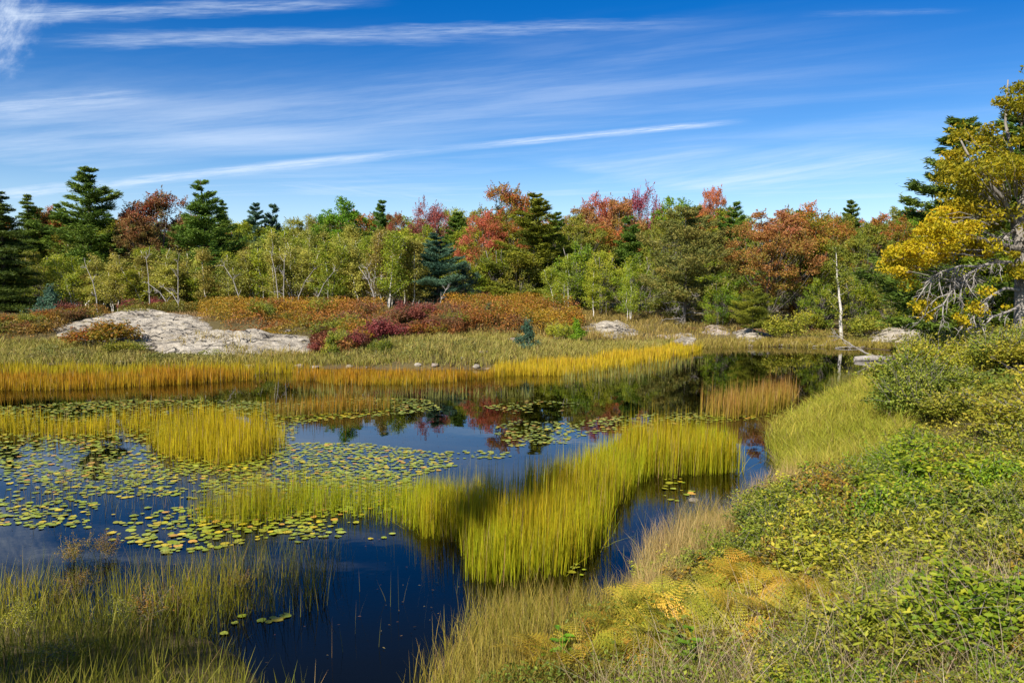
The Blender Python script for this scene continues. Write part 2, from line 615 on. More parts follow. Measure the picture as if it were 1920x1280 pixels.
def root(name, label, cat, loc=(0, 0, 0), rz=0.0, sc=(1, 1, 1), group=None):
    o = bpy.data.objects.new(name, None)
    o.empty_display_size = 0.3
    COL.objects.link(o)
    o.location = loc; o.rotation_euler = (0, 0, rz); o.scale = sc
    return tag(o, label, cat, group)


def structure(name, me, material):
    o = obj(name, me, material)
    o['kind'] = 'structure'
    return o


def stuff(name, mb, material, label, cat):
    o = obj(name, mb.mesh(name), material)
    return tag(o, label, cat, None, 'stuff')


# ------------------------------------------------------------------ ground and water
def axis(stops):
    out = [stops[0][0]]
    for (a, _), (b, st) in zip(stops, stops[1:]):
        n = max(1, round((b - a) / st))
        out += list(np.linspace(a, b, n + 1)[1:])
    return np.array(out)


gx = axis([(-2500, 0), (-300, 200), (-80, 10), (-34, 1.0), (-8, 0.45), (9, 0.2), (30, 0.45), (60, 1.0), (120, 10), (400, 40), (2500, 200)])
gy = axis([(-600, 0), (-60, 40), (-10, 3), (2, 0.4), (16, 0.2), (40, 0.4), (62, 0.6), (120, 2.5), (300, 20), (3500, 200)])
X, Y = np.meshgrid(gx, gy)
Z = H(X.ravel(), Y.ravel())
gm = MB()
nx, ny = len(gx), len(gy)
ii = (np.arange(ny - 1)[:, None] * nx + np.arange(nx - 1)[None]).ravel()
gm.add(np.stack([X.ravel(), Y.ravel(), Z], 1), quads=np.stack([ii, ii + 1, ii + nx + 1, ii + nx], 1))
structure('ground', gm.mesh('ground'), ground_mat())
wm_ = MB()
wx, wy = np.meshgrid(np.linspace(-60, 45, 22), np.linspace(3.0, 56, 20))
ii = (np.arange(19)[:, None] * 22 + np.arange(21)[None]).ravel()
wm_.add(np.stack([wx.ravel(), wy.ravel(), wx.ravel() * 0], 1), quads=np.stack([ii, ii + 1, ii + 23, ii + 22], 1))
structure('water', wm_.mesh('water'), water_mat())


# ------------------------------------------------------------------ rocks
granite = rock_mat('granite', (0.19, 0.16, 0.125), (0.42, 0.37, 0.295), (0.56, 0.50, 0.405))
granite_warm = rock_mat('granite_warm', (0.23, 0.18, 0.145), (0.41, 0.335, 0.28), (0.52, 0.45, 0.39))


def ledge(name, px, rise, label, seed=0, material=granite, step=0.10):
    P = gpoly(px)
    lo, hi = P.min(0) - 0.6, P.max(0) + 0.6
    xs = np.arange(lo[0], hi[0], step); ys = np.arange(lo[1], hi[1], step)
    X, Y = np.meshgrid(xs, ys)
    x, y = X.ravel(), Y.ravel()
    d = -sdist(x, y, P) + (fbm(x * 0.8, y * 0.8, seed + 20) - 0.5) * 1.1
    rg = 1 - np.abs(fbm(x * 0.35 + 0.2 * y, y * 0.7, seed, 4) * 2 - 1)
    steps = np.floor(fbm(x * 0.30, y * 0.45, seed + 4, 3) * 7) / 7
    z = H(x, y) + rise * sm(-0.25, 1.3, d) * (0.55 + 0.6 * rg) + (steps - 0.5) * rise * 0.9 * sm(0, 1, d) \
        + (fbm(x * 2.2, y * 2.2, seed + 7) - 0.5) * 0.14 + (np.abs(fbm(x * 0.9 + 0.5 * y, y * 1.6, seed + 9, 4) - 0.5) - 0.1).clip(-0.1, 0.0) * 1.6 * sm(0, 1, d) - 0.7 * sm(0.05, -0.45, d)
    n0, n1 = len(xs), len(ys)
    ii = (np.arange(n1 - 1)[:, None] * n0 + np.arange(n0 - 1)[None]).ravel()
    q = np.stack([ii, ii + 1, ii + n0 + 1, ii + n0], 1)
    q = q[(d[q] > -0.45).any(1)]
    used = np.unique(q); rm = np.full(len(x), -1); rm[used] = np.arange(len(used))
    c = np.array([x[used].mean(), y[used].mean(), 0])
    mb = MB()
    mb.add(np.stack([x, y, z], 1)[used] - c, quads=rm[q])
    o = obj(name, mb.mesh(name), material)
    o.location = c
    return tag(o, label, 'rock')


ledge('granite_ledge', [(95, 612), (170, 596), (250, 588), (330, 590), (385, 598), (398, 612), (440, 622), (520, 626), (575, 630), (586, 648), (582, 664), (520, 664),
                        (480, 678), (455, 680), (430, 666), (380, 662), (330, 664), (280, 656), (240, 646), (180, 640), (110, 630)], 0.26,
      'broad pale grey granite ledge sloping from the heath down to the left shore', 3)
ledge('granite_outcrop', [(1090, 620), (1110, 608), (1160, 605), (1195, 615), (1195, 630), (1150, 634), (1125, 626)], 0.34, 'flat grey granite slab behind the golden reeds, right of the twin green bushes', 8)
ledge('granite_outcrop', [(1250, 632), (1275, 626), (1300, 632), (1306, 648), (1280, 650), (1256, 645)], 0.38, 'pale granite slab dipping into the water at the end of the golden reeds', 12)
ledge('granite_outcrop', [(1380, 622), (1420, 618), (1438, 630), (1430, 645), (1395, 648), (1375, 638)], 0.45, 'grey granite outcrop at the waterline below the young pitch pine', 15)
ledge('granite_outcrop', [(1620, 632), (1655, 618), (1720, 612), (1790, 618), (1790, 640), (1720, 645), (1650, 640)], 0.6, 'rounded granite outcrop at the right end of the far shore', 19)
ledge('granite_outcrop', [(1310, 616), (1350, 610), (1375, 618), (1365, 628), (1320, 626)], 0.32, 'low reddish granite slab in front of the big scraggly pitch pine', 23, granite_warm)


def boulder_mesh(seed, flat=0.6):
    import bmesh
    bm = bmesh.new()
    bmesh.ops.create_icosphere(bm, subdivisions=4, radius=1)
    r = np.random.default_rng(seed)
    planes = unit(r.normal(size=(11, 3))); offs = r.uniform(0.55, 0.95, 11)
    for v in bm.verts:
        p = np.array(v.co)
        for n_, o_ in zip(planes, offs):
            e = p @ n_ - o_
            if e > 0:
                p = p - n_ * e * 0.9
        p += 0.06 * (fbm(np.array([p[0] * 2 + 5]), np.array([p[1] * 2 + p[2] * 1.7]), seed)[0] - 0.5) * 2
        v.co = (p[0], p[1], p[2] * flat)
    me = bpy.data.meshes.new('boulder')
    bm.to_mesh(me); bm.free()
    return me


BOULD = [boulder_mesh(k, 0.5 + 0.1 * (k % 3)) for k in range(6)]
rocks = [(540, 622, 16, 'small pale boulder sitting on the right top of the granite ledge'), (142, 676, 14, 'low boulder in the grass under the orange heath mound'),
         (224, 680, 14, 'boulder at the waterline left of the ledge foot'), (20, 665, 26, 'flat boulder at the far left shore'), (50, 664, 20, 'low flat rock beside the far left boulder'),
         (468, 688, 26, 'flat rock at the ledge foot by the water'), (560, 688, 22, 'pinkish rock by the water right of the ledge'), (592, 690, 18, 'smaller pinkish rock just right of the ledge rocks'),
         (655, 688, 16, 'small stone on the muddy shore near the maroon shrub'), (690, 690, 12, 'tiny stone on the pale shore strip'), (815, 682, 20, 'pointed grey stone on the pale middle shore'),
         (783, 686, 16, 'low stone left of the pointed grey stone'), (867, 672, 14, 'upright stone in straw grass above the shore'), (905, 662, 28, 'flat stone in straw grass left of the young spruce'),
         (893, 688, 18, 'pale stone at the start of the golden reeds'), (915, 690, 14, 'small pale stone at the water beside the golden reeds'), (962, 641, 32, 'bare pale rock left of the bluish young spruce'),
         (1295, 646, 24, 'blocky pale boulder at the water tip of the right slabs'), (1290, 628, 20, 'square boulder stacked above the water tip boulder'), (1405, 650, 18, 'pointed white boulder in the water under the grey outcrop'),
         (1520, 648, 14, 'pale stone in the driftwood line of the right shore'), (1545, 649, 12, 'small stone further along the driftwood line'), (1240, 632, 18, 'low rock between the two right slabs'),
         (1300, 938, 30, 'dark flat rock just breaking the blue water near the bank'), (1340, 628, 20, 'reddish rock below the scraggly pitch pine')]
for k, (px, py, wpx, lab) in enumerate(rocks):
    x, y = gpt(px, py)
    r = wpx * y / F * 0.5
    o = obj('boulder', BOULD[k % 6], granite_warm if k % 3 == 1 or 'pink' in lab else granite)
    o.location = (x, y, max(h1(x, y), -0.02) + r * (0.10 if 'flat' in lab else 0.14)); o.scale = (r, r * 0.8, r * (0.5 if 'flat' in lab else 0.8)); o.rotation_euler = (0, 0, k * 1.7)
    tag(o, lab, 'rock')


# ------------------------------------------------------------------ reeds, sedges, grass (stuff)
def jit(c, n, s=0.2):
    c = np.asarray(c, float)
    return np.clip(c[None] * (1 + rng.normal(size=(n, 1)) * s * 1.4) * (1 + rng.normal(size=(n, 3)) * s * 0.3), 0.001, 1)


blade_m = leaf_mat('grass_blades', None, 0.40, 0.5, 0.0, 0.2)


def reed_bed(px, n, h, wd, cb, ct, label, tipmix=0.5, name='reed_bed', edge=0.0, ref=None, water=True, lean=0.055, segs=3, spread=0.36, cat='reeds', clump=True, fade=0.65, droop=0.0):
    P = wpoly(px) if water else gpoly(px)
    if fade and not edge:
        edge = fade * 0.4
    q = sample(P, n, edge, ref)
    if clump:
        q = q + (np.stack([fbm(q[:, 0] * 2, q[:, 1] * 2, 1), fbm(q[:, 0] * 2, q[:, 1] * 2, 2)], 1) - 0.5) * 0.2
    if fade:
        sdq = -sdist(q[:, 0], q[:, 1], P) + fade * 0.4 + (fbm(q[:, 0] * 1.3, q[:, 1] * 1.3, 41) - 0.45) * fade * 1.6
        q = q[(sdq > fade * rng.random(len(q)) ** 1.3) & (rng.random(len(q)) < 0.35 + 0.9 * sm(0.28, 0.5, fbm(q[:, 0] * 2.4, q[:, 1] * 2.4, 71, 2)))]
    n = len(q)
    z = np.maximum(H(q[:, 0], q[:, 1]), -0.3)
    patch = fbm(q[:, 0] * 0.7, q[:, 1] * 0.7, 31)
    hh = h * (1 - spread + 2 * spread * rng.random(n)) * (0.5 + 1.0 * patch)
    hh = hh * (0.72 + 0.62 * fbm(q[:, 0] * 3.1, q[:, 1] * 3.1, 63, 2))
    hh = np.where(z < 0, hh - z, hh)
    D = np.hypot(q[:, 0], q[:, 1])
    ww = wd * (0.7 + 0.6 * rng.random(n)) * np.clip(D / 14, 0.8, 3.2)
    ln = rng.normal(size=(n, 2)) * lean * h + np.array([0.05, 0.0]) * h
    tm = np.clip(tipmix + (patch[:, None] - 0.5) * 1.6 + rng.normal(size=(n, 1)) * 0.25, 0, 1)
    cbb = jit(cb, n)
    mid = jit(np.asarray(cb) * 1.15, n)
    ctt = mid * (1 - tm) + jit(ct, n) * tm
    old_ = rng.random(n) < 0.06
    cbb[old_] = jit((0.26, 0.17, 0.06), int(old_.sum())); ctt[old_] = jit((0.40, 0.27, 0.11), int(old_.sum()))
    bent = rng.random(n) < 0.07
    ln[bent] = rng.normal(size=(int(bent.sum()), 2)) * 0.4 * h
    hh = np.where(bent, hh * 0.8, hh)
    tall = rng.random(n) < 0.06
    hh = np.where(tall, hh * 1.3, hh)
    mb = MB()
    blades(mb, np.stack([q[:, 0], q[:, 1], z], 1), hh, ww, ln, cbb, ctt, segs, droop)
    return stuff(name, mb, blade_m, label, cat)


LIME, GOLD, RUST, STRAW, OLIVE = (0.29, 0.335, 0.010), (0.58, 0.41, 0.014), (0.48, 0.22, 0.018), (0.58, 0.44, 0.15), (0.13, 0.145, 0.02)
reed_bed([(885, 1085), (892, 1030), (925, 960), (1010, 925), (1090, 885), (1170, 852), (1280, 842), (1355, 842), (1370, 886), (1280, 888), (1195, 900), (1140, 955), (1105, 1030), (1050, 1075), (960, 1088)],
         30000, 0.46, 0.009, LIME, (0.52, 0.34, 0.014), 'large lime green and gold reed bed in the middle of the pond', 0.45)
reed_bed([(345, 975), (430, 945), (560, 922), (640, 918), (760, 930), (900, 945), (920, 975), (905, 1000), (850, 1000), (760, 985), (640, 960), (480, 985)],
         7500, 0.38, 0.007, LIME, (0.38, 0.26, 0.014), 'thin reed bed growing up through lily pads left of the large bed', 0.55)
reed_bed([(760, 960), (800, 935), (880, 942), (925, 950), (918, 990), (880, 1008), (800, 1000)],
         6500, 0.44, 0.008, LIME, GOLD, 'dense golden reed clump touching the large bed on its left', 0.65)
reed_bed([(285, 838), (330, 812), (420, 806), (520, 814), (530, 838), (470, 862), (420, 872), (330, 860)],
         6500, 0.40, 0.008, (0.36, 0.31, 0.01), GOLD, 'round yellow reed island among the left lily pads', 0.55)
reed_bed([(-60, 790), (60, 788), (120, 800), (260, 786), (400, 778), (500, 775), (400, 795), (260, 812), (120, 820), (-60, 812)],
         4200, 0.32, 0.008, (0.38, 0.30, 0.01), GOLD, 'loose yellow reed strip behind the round reed island', 0.6)
reed_bed([(500, 772), (640, 764), (740, 760), (735, 768), (640, 776), (520, 782)], 2200, 0.35, 0.008, OLIVE, RUST, 'faint reddish reed strip right of the left islands', 0.6)
reed_bed([(-260, 720), (0, 716), (250, 708), (460, 706), (470, 712), (300, 723), (100, 732), (-260, 738)],
         20000, 0.34, 0.009, (0.36, 0.27, 0.012), RUST, 'long rust orange reed strip along the far left water', 0.75)
reed_bed([(-260, 690), (0, 692), (200, 692), (460, 694), (600, 698), (460, 702), (200, 702), (-260, 706)],
         14000, 0.30, 0.009, (0.38, 0.31, 0.015), GOLD, 'yellow green reed fringe under the granite ledge', 0.4)
reed_bed([(560, 702), (700, 703), (860, 704), (930, 700), (920, 710), (760, 722), (640, 722), (560, 714)], 11000, 0.28, 0.009, (0.34, 0.26, 0.012), RUST, 'rust and olive reed strip below the pale middle shore', 0.75)
reed_bed([(925, 706), (930, 694), (1000, 688), (1100, 680), (1180, 668), (1270, 654), (1310, 655), (1250, 676), (1150, 692), (1060, 704)],
         24000, 0.34, 0.009, (0.46, 0.36, 0.014), (0.60, 0.40, 0.03), 'bright golden reed strip on the far middle shore', 0.6)
reed_bed([(1325, 778), (1370, 784), (1430, 776), (1482, 758), (1480, 748), (1420, 752), (1350, 766)], 3400, 0.52, 0.008, (0.28, 0.25, 0.014), (0.42, 0.20, 0.06), 'reddish tipped reed clump in the dark water on the right', 0.8)
reed_bed([(1560, 740), (1620, 722), (1660, 712), (1680, 700), (1640, 700), (1560, 722)], 1500, 0.35, 0.008, OLIVE, (0.25, 0.2, 0.05), 'thin sedge in the dark inlet by the right bank', 0.4)
reed_bed([(1050, 705), (1180, 690), (1300, 672), (1320, 680), (1200, 712), (1060, 722)], 900, 0.3, 0.010, (0.20, 0.2, 0.04), (0.4, 0.38, 0.12), 'scattered pale shoots in the dark water past the golden strip', 0.4)
reed_bed([(560, 730), (760, 735), (1000, 735), (1000, 745), (760, 750), (560, 745)], 900, 0.28, 0.009, (0.2, 0.2, 0.04), (0.4, 0.35, 0.12), 'scattered pale shoots before the middle shore', 0.4)
reed_bed([(0, 930), (180, 860), (420, 880), (640, 870), (520, 930), (300, 1000), (60, 985)], 1500, 0.20, 0.006, (0.16, 0.16, 0.03), (0.28, 0.18, 0.08), 'sparse thin reeds standing among the left lily pads', 0.5, lean=0.25)

# foreground sedges
reed_bed([(-120, 1140), (150, 1120), (330, 1095), (480, 1085), (600, 1085), (610, 1105), (560, 1140), (480, 1165), (400, 1190), (250, 1190), (-120, 1190)],
         3000, 0.33, 0.0075, (0.17, 0.18, 0.012), (0.40, 0.31, 0.03), 'green sedge growing out of the shallow water at the lower left', 0.4, 'sedge', lean=0.3, cat='sedge')
reed_bed([(60, 1075), (300, 1050), (600, 1040), (650, 1075), (480, 1085), (250, 1100), (60, 1120)], 1600, 0.32, 0.005, (0.10, 0.12, 0.02), (0.2, 0.18, 0.04), 'sparse sedge tips in open water beyond the lower left sedge', 0.4, 'sedge', lean=0.35, cat='sedge')
reed_bed([(-200, 1180), (250, 1185), (400, 1200), (440, 1250), (470, 1330), (600, 1420), (-200, 1420)],
         5600, 0.28, 0.0075, (0.16, 0.165, 0.015), (0.36, 0.32, 0.05), 'olive sedge covering the lower left bank', 0.5, 'sedge', water=False, lean=0.3, cat='sedge')
reed_bed([(800, 1420), (822, 1310), (845, 1245), (900, 1175), (960, 1145), (1080, 1150), (1150, 1130), (1150, 1180), (1100, 1250), (1000, 1300), (900, 1340)],
         6500, 0.27, 0.006, (0.22, 0.21, 0.02), (0.44, 0.31, 0.07), 'green and tan sedge at the bottom centre shore', 0.5, 'sedge', water=False, lean=0.3, cat='sedge')
reed_bed([(1440, 835), (1500, 785), (1560, 748), (1620, 728), (1690, 715), (1720, 740), (1700, 860), (1640, 905), (1500, 925), (1475, 905)],
         42000, 0.46, 0.0065, (0.28, 0.30, 0.025), (0.58, 0.46, 0.08), 'soft yellow green grass knoll on the right bank', 0.45, 'meadow_grass', water=False, lean=0.45, cat='grass', droop=0.3, fade=0.2)
reed_bed([(1185, 1110), (1220, 1050), (1290, 1012), (1340, 978), (1400, 950), (1480, 915), (1520, 930), (1420, 1000), (1330, 1060), (1260, 1120), (1180, 1160)],
         9000, 0.30, 0.005, (0.32, 0.25, 0.06), (0.60, 0.42, 0.18), 'pinkish straw grass along the water edge of the right bank', 0.6, 'straw_grass', water=False, lean=0.4, cat='grass', fade=0.3)
reed_bed([(1270, 985), (1300, 960), (1340, 965), (1350, 985), (1310, 1000)], 1100, 0.30, 0.005, (0.24, 0.2, 0.04), (0.42, 0.3, 0.1), 'tan grass tussock standing in blue water off the bank', 0.5, 'grass_tussock', lean=0.45, cat='grass', fade=0.12)
# low undergrowth grass over the whole near right bank
reed_bed([(1100, 1160), (1300, 1040), (1500, 930), (1660, 800), (1760, 680), (1920, 640), (2250, 640), (2400, 1300), (2200, 1700), (700, 1700), (850, 1300)],
         42000, 0.19, 0.0055, (0.20, 0.19, 0.03), (0.42, 0.36, 0.10), 'mixed green and straw grass covering the right bank', 0.5, 'bank_grass', edge=0.03, ref=5.0, water=False, lean=0.6, segs=2, cat='grass')
reed_bed([(1600, 1120), (1760, 1060), (1990, 1000), (2300, 1250), (2200, 1700), (1300, 1700), (1100, 1300), (1350, 1230)],
         5500, 0.34, 0.0045, (0.40, 0.30, 0.18), (0.56, 0.44, 0.30), 'dry pale straw stalks at the lower right corner', 0.6, 'straw_grass', edge=0.1, water=False, lean=0.7, cat='grass')
# far bank grass
reed_bed([(-300, 672), (-100, 640), (120, 640), (300, 668), (480, 676), (590, 668), (610, 640), (700, 640), (900, 630), (1090, 640), (1260, 640), (1260, 652), (1150, 668), (930, 690), (700, 688), (500, 688), (200, 684), (-300, 682)],
         46000, 0.26, 0.012, (0.27, 0.25, 0.045), (0.50, 0.40, 0.12), 'straw coloured grass sloping to the far shore', 0.5, 'straw_grass', water=False, lean=0.5, segs=2, cat='grass')
reed_bed([(700, 600), (720, 578), (1060, 580), (1250, 590), (1400, 600), (1560, 610), (1560, 632), (1400, 620), (1260, 640), (1080, 640), (880, 640)],
         30000, 0.28, 0.013, (0.28, 0.21, 0.05), (0.48, 0.35, 0.11), 'brownish grass between the slabs and the woods', 0.5, 'straw_grass', water=False, lean=0.5, segs=2, cat='grass')
reed_bed([(330, 644), (400, 626), (470, 640), (455, 656), (400, 652), (350, 656)], 380, 0.42, 0.012, (0.32, 0.24, 0.07), (0.5, 0.38, 0.14), 'thin straw tufts growing from cracks across the granite ledge', 0.5, 'straw_grass', water=False, lean=0.5, segs=2, cat='grass')
reed_bed([(250, 598), (300, 585), (400, 590), (420, 606), (380, 606)], 2500, 0.16, 0.012, (0.30, 0.2, 0.08), (0.5, 0.28, 0.13), 'short reddish grass on top of the granite ledge', 0.5, 'straw_grass', water=False, lean=0.5, segs=2, cat='grass')
reed_bed([(420, 656), (520, 668), (590, 668), (560, 688), (480, 690), (440, 684)], 2500, 0.35, 0.011, (0.26, 0.22, 0.03), STRAW, 'tufted grass at the foot of the ledge', 0.4, 'straw_grass', water=False, lean=0.5, segs=2, cat='grass')


reed_bed([(1290, 655), (1320, 640), (1400, 640), (1560, 640), (1720, 650), (1790, 655), (1790, 664), (1620, 652), (1450, 650), (1320, 653)],
         9000, 0.30, 0.011, (0.30, 0.25, 0.04), (0.46, 0.34, 0.10), 'rough grass along the waterline of the right far shore', 0.5, 'straw_grass', water=False, lean=0.6, segs=2, cat='grass')

# leafy low cover
leaf_m = leaf_mat('leafy_cover', None, 0.30, 0.5, 0.0, 0.3)


def heath(px, n, cell, h, size, cols, label, name='heath_cover', ref=None, water=False, cat='heath', up=0.5, six=False, edge=0.3, thick=0.85):
    P = gpoly(px)
    area_c = sample(P, max(6, int(abs(np.sum(P[:, 0] * np.roll(P[:, 1], -1) - P[:, 1] * np.roll(P[:, 0], -1))) / 2 / (cell * cell * 1.7))))
    q = sample(P, n, edge, ref)
    n = len(q)
    best = np.full(n, -9.0); idx = np.zeros(n, int)
    rr = cell * rng.uniform(0.7, 1.3, len(area_c)); hh = rng.uniform(0.55, 1.15, len(area_c))
    for i, (cx, cy) in enumerate(area_c):
        v = hh[i] * (1 - ((q[:, 0] - cx) ** 2 + (q[:, 1] - cy) ** 2) / rr[i] ** 2)
        g = v > best
        best[g] = v[g]; idx[g] = i
    top = h * np.clip(np.sqrt(np.maximum(best, 0)), 0.08, 1.2)
    z = H(q[:, 0], q[:, 1]) + top * (1 - thick * rng.random(n) ** 1.5)
    cols = np.asarray(cols, float)
    cc = rng.integers(0, len(cols), len(area_c))
    big = fbm(area_c[:, 0] * 0.25, area_c[:, 1] * 0.25, 77)
    cc = np.clip(((big - 0.25) / 0.5 * len(cols) + rng.normal(size=len(big)) * 0.8), 0, len(cols) - 1).astype(int)
    col = (cols[cc[idx]] * 0.75 + cols[rng.integers(0, len(cols), n)] * 0.25) * rng.uniform(0.75, 1.25, len(area_c))[idx][:, None]
    col = np.clip(col * (1 + rng.normal(size=(n, 1)) * 0.22), 0.002, 1)
    s = size * rng.uniform(0.7, 1.4, n)
    if ref:
        s = s * np.clip(np.hypot(q[:, 0], q[:, 1]) / 9, 0.8, 2.5)
    mb = MB()
    leaves(mb, np.stack([q[:, 0], q[:, 1], z], 1), s, s * 0.55, col, up, six=six)
    return stuff(name, mb, leaf_m, label, cat)


AMBER = [(0.32, 0.12, 0.025), (0.40, 0.20, 0.014), (0.30, 0.20, 0.016), (0.40, 0.24, 0.014), (0.18, 0.18, 0.02), (0.36, 0.16, 0.02), (0.28, 0.10, 0.03)]
MAROON = [(0.22, 0.06, 0.035), (0.26, 0.10, 0.03), (0.16, 0.07, 0.03), (0.24, 0.15, 0.025), (0.16, 0.16, 0.025)]
RUSTY = [(0.28, 0.10, 0.025), (0.22, 0.12, 0.025), (0.30, 0.17, 0.02), (0.17, 0.17, 0.02), (0.12, 0.14, 0.02)]
heath([(378, 596), (380, 574), (480, 570), (600, 570), (700, 576), (720, 590), (690, 622), (600, 636), (560, 634), (520, 628), (440, 622), (400, 610)], 120000, 1.15, 1.2, 0.10, AMBER, 'amber and gold heath shrubs above the granite ledge')
heath([(600, 622), (690, 600), (700, 620), (690, 650), (640, 668), (590, 662), (590, 645)], 12000, 0.9, 0.8, 0.12, RUSTY + MAROON[:2], 'rusty low shrubs right of the granite ledge')
heath([(-200, 640), (-200, 612), (0, 608), (110, 600), (200, 588), (300, 578), (380, 574), (380, 588), (250, 590), (160, 600), (100, 616), (60, 640)], 50000, 1.1, 0.8, 0.10, RUSTY, 'rust red heath shrubs on the far left bank')
heath([(690, 622), (740, 600), (860, 596), (880, 625), (840, 636), (740, 640)], 36000, 0.75, 0.85, 0.09, MAROON + [AMBER[0]], 'maroon heath band in the middle of the far bank')
heath([(830, 590), (880, 575), (960, 570), (1040, 574), (1085, 600), (1090, 620), (1050, 632), (960, 632), (880, 630), (850, 610)], 70000, 1.1, 1.5, 0.10, AMBER, 'amber heath thicket behind the young spruce')
heath([(1260, 612), (1330, 598), (1450, 604), (1560, 612), (1560, 628), (1440, 622), (1300, 622)], 9000, 0.7, 0.35, 0.10, [(0.16, 0.12, 0.04), (0.12, 0.12, 0.03), (0.22, 0.10, 0.04)], 'brown low scrub under the right hand woods')
heath([(700, 586), (840, 582), (1100, 580), (1250, 590), (1250, 604), (1080, 604), (860, 600), (720, 602)], 12000, 0.8, 0.3, 0.10, [(0.18, 0.13, 0.04), (0.15, 0.14, 0.03), (0.24, 0.12, 0.04)], 'brown low scrub at the foot of the birches')
heath([(600, 664), (700, 650), (900, 640), (930, 660), (820, 678), (640, 680)], 6000, 0.5, 0.3, 0.08, [(0.20, 0.19, 0.05), (0.25, 0.2, 0.06), (0.16, 0.17, 0.04)], 'olive scrub on the straw slope of the middle bank')
heath([(60, 652), (200, 668), (300, 672), (440, 668), (430, 682), (240, 680), (60, 676)], 7000, 0.6, 0.35, 0.08, [(0.18, 0.19, 0.04), (0.24, 0.2, 0.06), (0.14, 0.16, 0.03)], 'olive tufts between the ledge and the left water')
heath([(1480, 632), (1560, 622), (1700, 618), (1820, 625), (1820, 655), (1700, 652), (1560, 645), (1480, 646)], 9000, 0.7, 0.5, 0.09, [(0.20, 0.16, 0.03), (0.14, 0.15, 0.02), (0.22, 0.19, 0.03)], 'yellow green scrub along the right end of the far shore')
heath([(1250, 1120), (1420, 990), (1560, 930), (1700, 850), (1800, 700), (1940, 650), (2250, 650), (2400, 1300), (2200, 1700), (700, 1700), (850, 1320), (1050, 1230)], 80000, 0.5, 0.30, 0.033,
      [(0.20, 0.22, 0.02), (0.27, 0.26, 0.022), (0.15, 0.19, 0.018), (0.32, 0.27, 0.03), (0.12, 0.17, 0.02)], 'mixed leafy undergrowth of the right bank', 'undergrowth', 5.0, cat='undergrowth', six=True, edge=0.05, thick=0.8)


# ------------------------------------------------------------------ lily pads
def pad_mesh(seed):
    r = np.random.default_rng(seed)
    n = 14
    th = np.linspace(0, 2 * np.pi, n, endpoint=False)
    rad = 0.5 * (1 + 0.05 * np.sin(2 * th + seed) + r.normal(size=n) * 0.015)
    rad[0] *= 0.55
    v = np.stack([np.cos(th) * rad, np.sin(th) * rad * 0.82, 0.02 * np.cos(2 * th + seed) + 0.012 + 0.10 * np.maximum(0, np.cos(th - seed) - 0.75) * (seed % 2)], 1)
    v = np.concatenate([[[0, 0, 0]], v])
    t = np.array([(0, 1 + k, 1 + (k + 1) % n) for k in range(n)])
    return v, t


PADS = [pad_mesh(k) for k in range(5)]
pad_polys = [([(-80, 765), (120, 755), (280, 748), (480, 752), (640, 765), (560, 800), (540, 850), (300, 880), (-80, 850)], 3400),
             ([(-80, 850), (300, 880), (560, 830), (700, 832), (830, 848), (860, 875), (780, 890), (740, 960), (560, 985), (430, 1000), (300, 1030), (150, 1000), (60, 990), (-80, 975)], 4600),
             ([(480, 905), (640, 880), (780, 890), (790, 960), (720, 1000), (600, 1000), (500, 985)], 750),
             ([(290, 1030), (360, 1015), (500, 985), (760, 1000), (700, 1012), (500, 1010), (400, 1030), (320, 1040)], 110),
             ([(480, 760), (620, 745), (800, 748), (830, 768), (720, 780), (560, 792)], 900),
             ([(900, 762), (1000, 750), (1090, 755), (1085, 770), (960, 775)], 130), ([(920, 805), (960, 787), (1085, 792), (1060, 832), (960, 838)], 330),
             ([(1080, 790), (1200, 775), (1380, 772), (1430, 786), (1250, 800), (1100, 815), (1040, 835)], 420),
             ([(830, 846), (950, 844), (960, 858), (850, 862)], 60), ([(1240, 895), (1270, 885), (1300, 925), (1250, 950)], 22), ([(1380, 780), (1430, 770), (1560, 760), (1500, 790)], 40),
             ([(1080, 1050), (1110, 1055), (1090, 1085), (1060, 1080)], 6)]
pp = []
for px, n in pad_polys:
    P = wpoly(px)
    q = sample(P, n * 3)
    dens = fbm(q[:, 0] * 0.55, q[:, 1] * 0.55, 55)
    q = q[rng.random(len(q)) < sm(0.20, 0.55, dens)][:n]
    pp.append(q)
pp.append(np.array([wpt(*p) for p in [(455, 1155), (490, 1163), (512, 1158), (522, 1161), (505, 1166), (440, 1168), (420, 1188), (535, 1154), (695, 1010), (720, 1008), (560, 1016)]]))
pp = np.concatenate(pp)
ok = sdist(pp[:, 0], pp[:, 1], POND) < -0.1
pp = pp[ok]
grid = {}
keep = []
psz = np.where(rng.random(len(pp)) < 0.4, rng.uniform(0.05, 0.09, len(pp)), rng.uniform(0.09, 0.145, len(pp)))
for i in rng.permutation(len(pp)):
    g = (int(pp[i, 0] / 0.15), int(pp[i, 1] / 0.15)); bad = False
    for dx in (-1, 0, 1):
        for dy in (-1, 0, 1):
            for j in grid.get((g[0] + dx, g[1] + dy), ()):
                if np.hypot(*(pp[i] - pp[j])) < (psz[i] + psz[j]) * 0.33:
                    bad = True
    if not bad:
        keep.append(i); grid.setdefault(g, []).append(i)
pp, psz = pp[keep], psz[keep]
order = np.argsort(np.hypot(pp[:, 0], pp[:, 1]) / psz)
pp, psz = pp[order], psz[order]
PADC = [('green', (0.25, 0.30, 0.015)), ('olive', (0.32, 0.31, 0.02)), ('yellow', (0.52, 0.40, 0.02)), ('orange', (0.52, 0.28, 0.04)), ('pale', (0.33, 0.37, 0.045))]
pk = rng.choice(5, len(pp), p=[0.42, 0.27, 0.12, 0.05, 0.14])


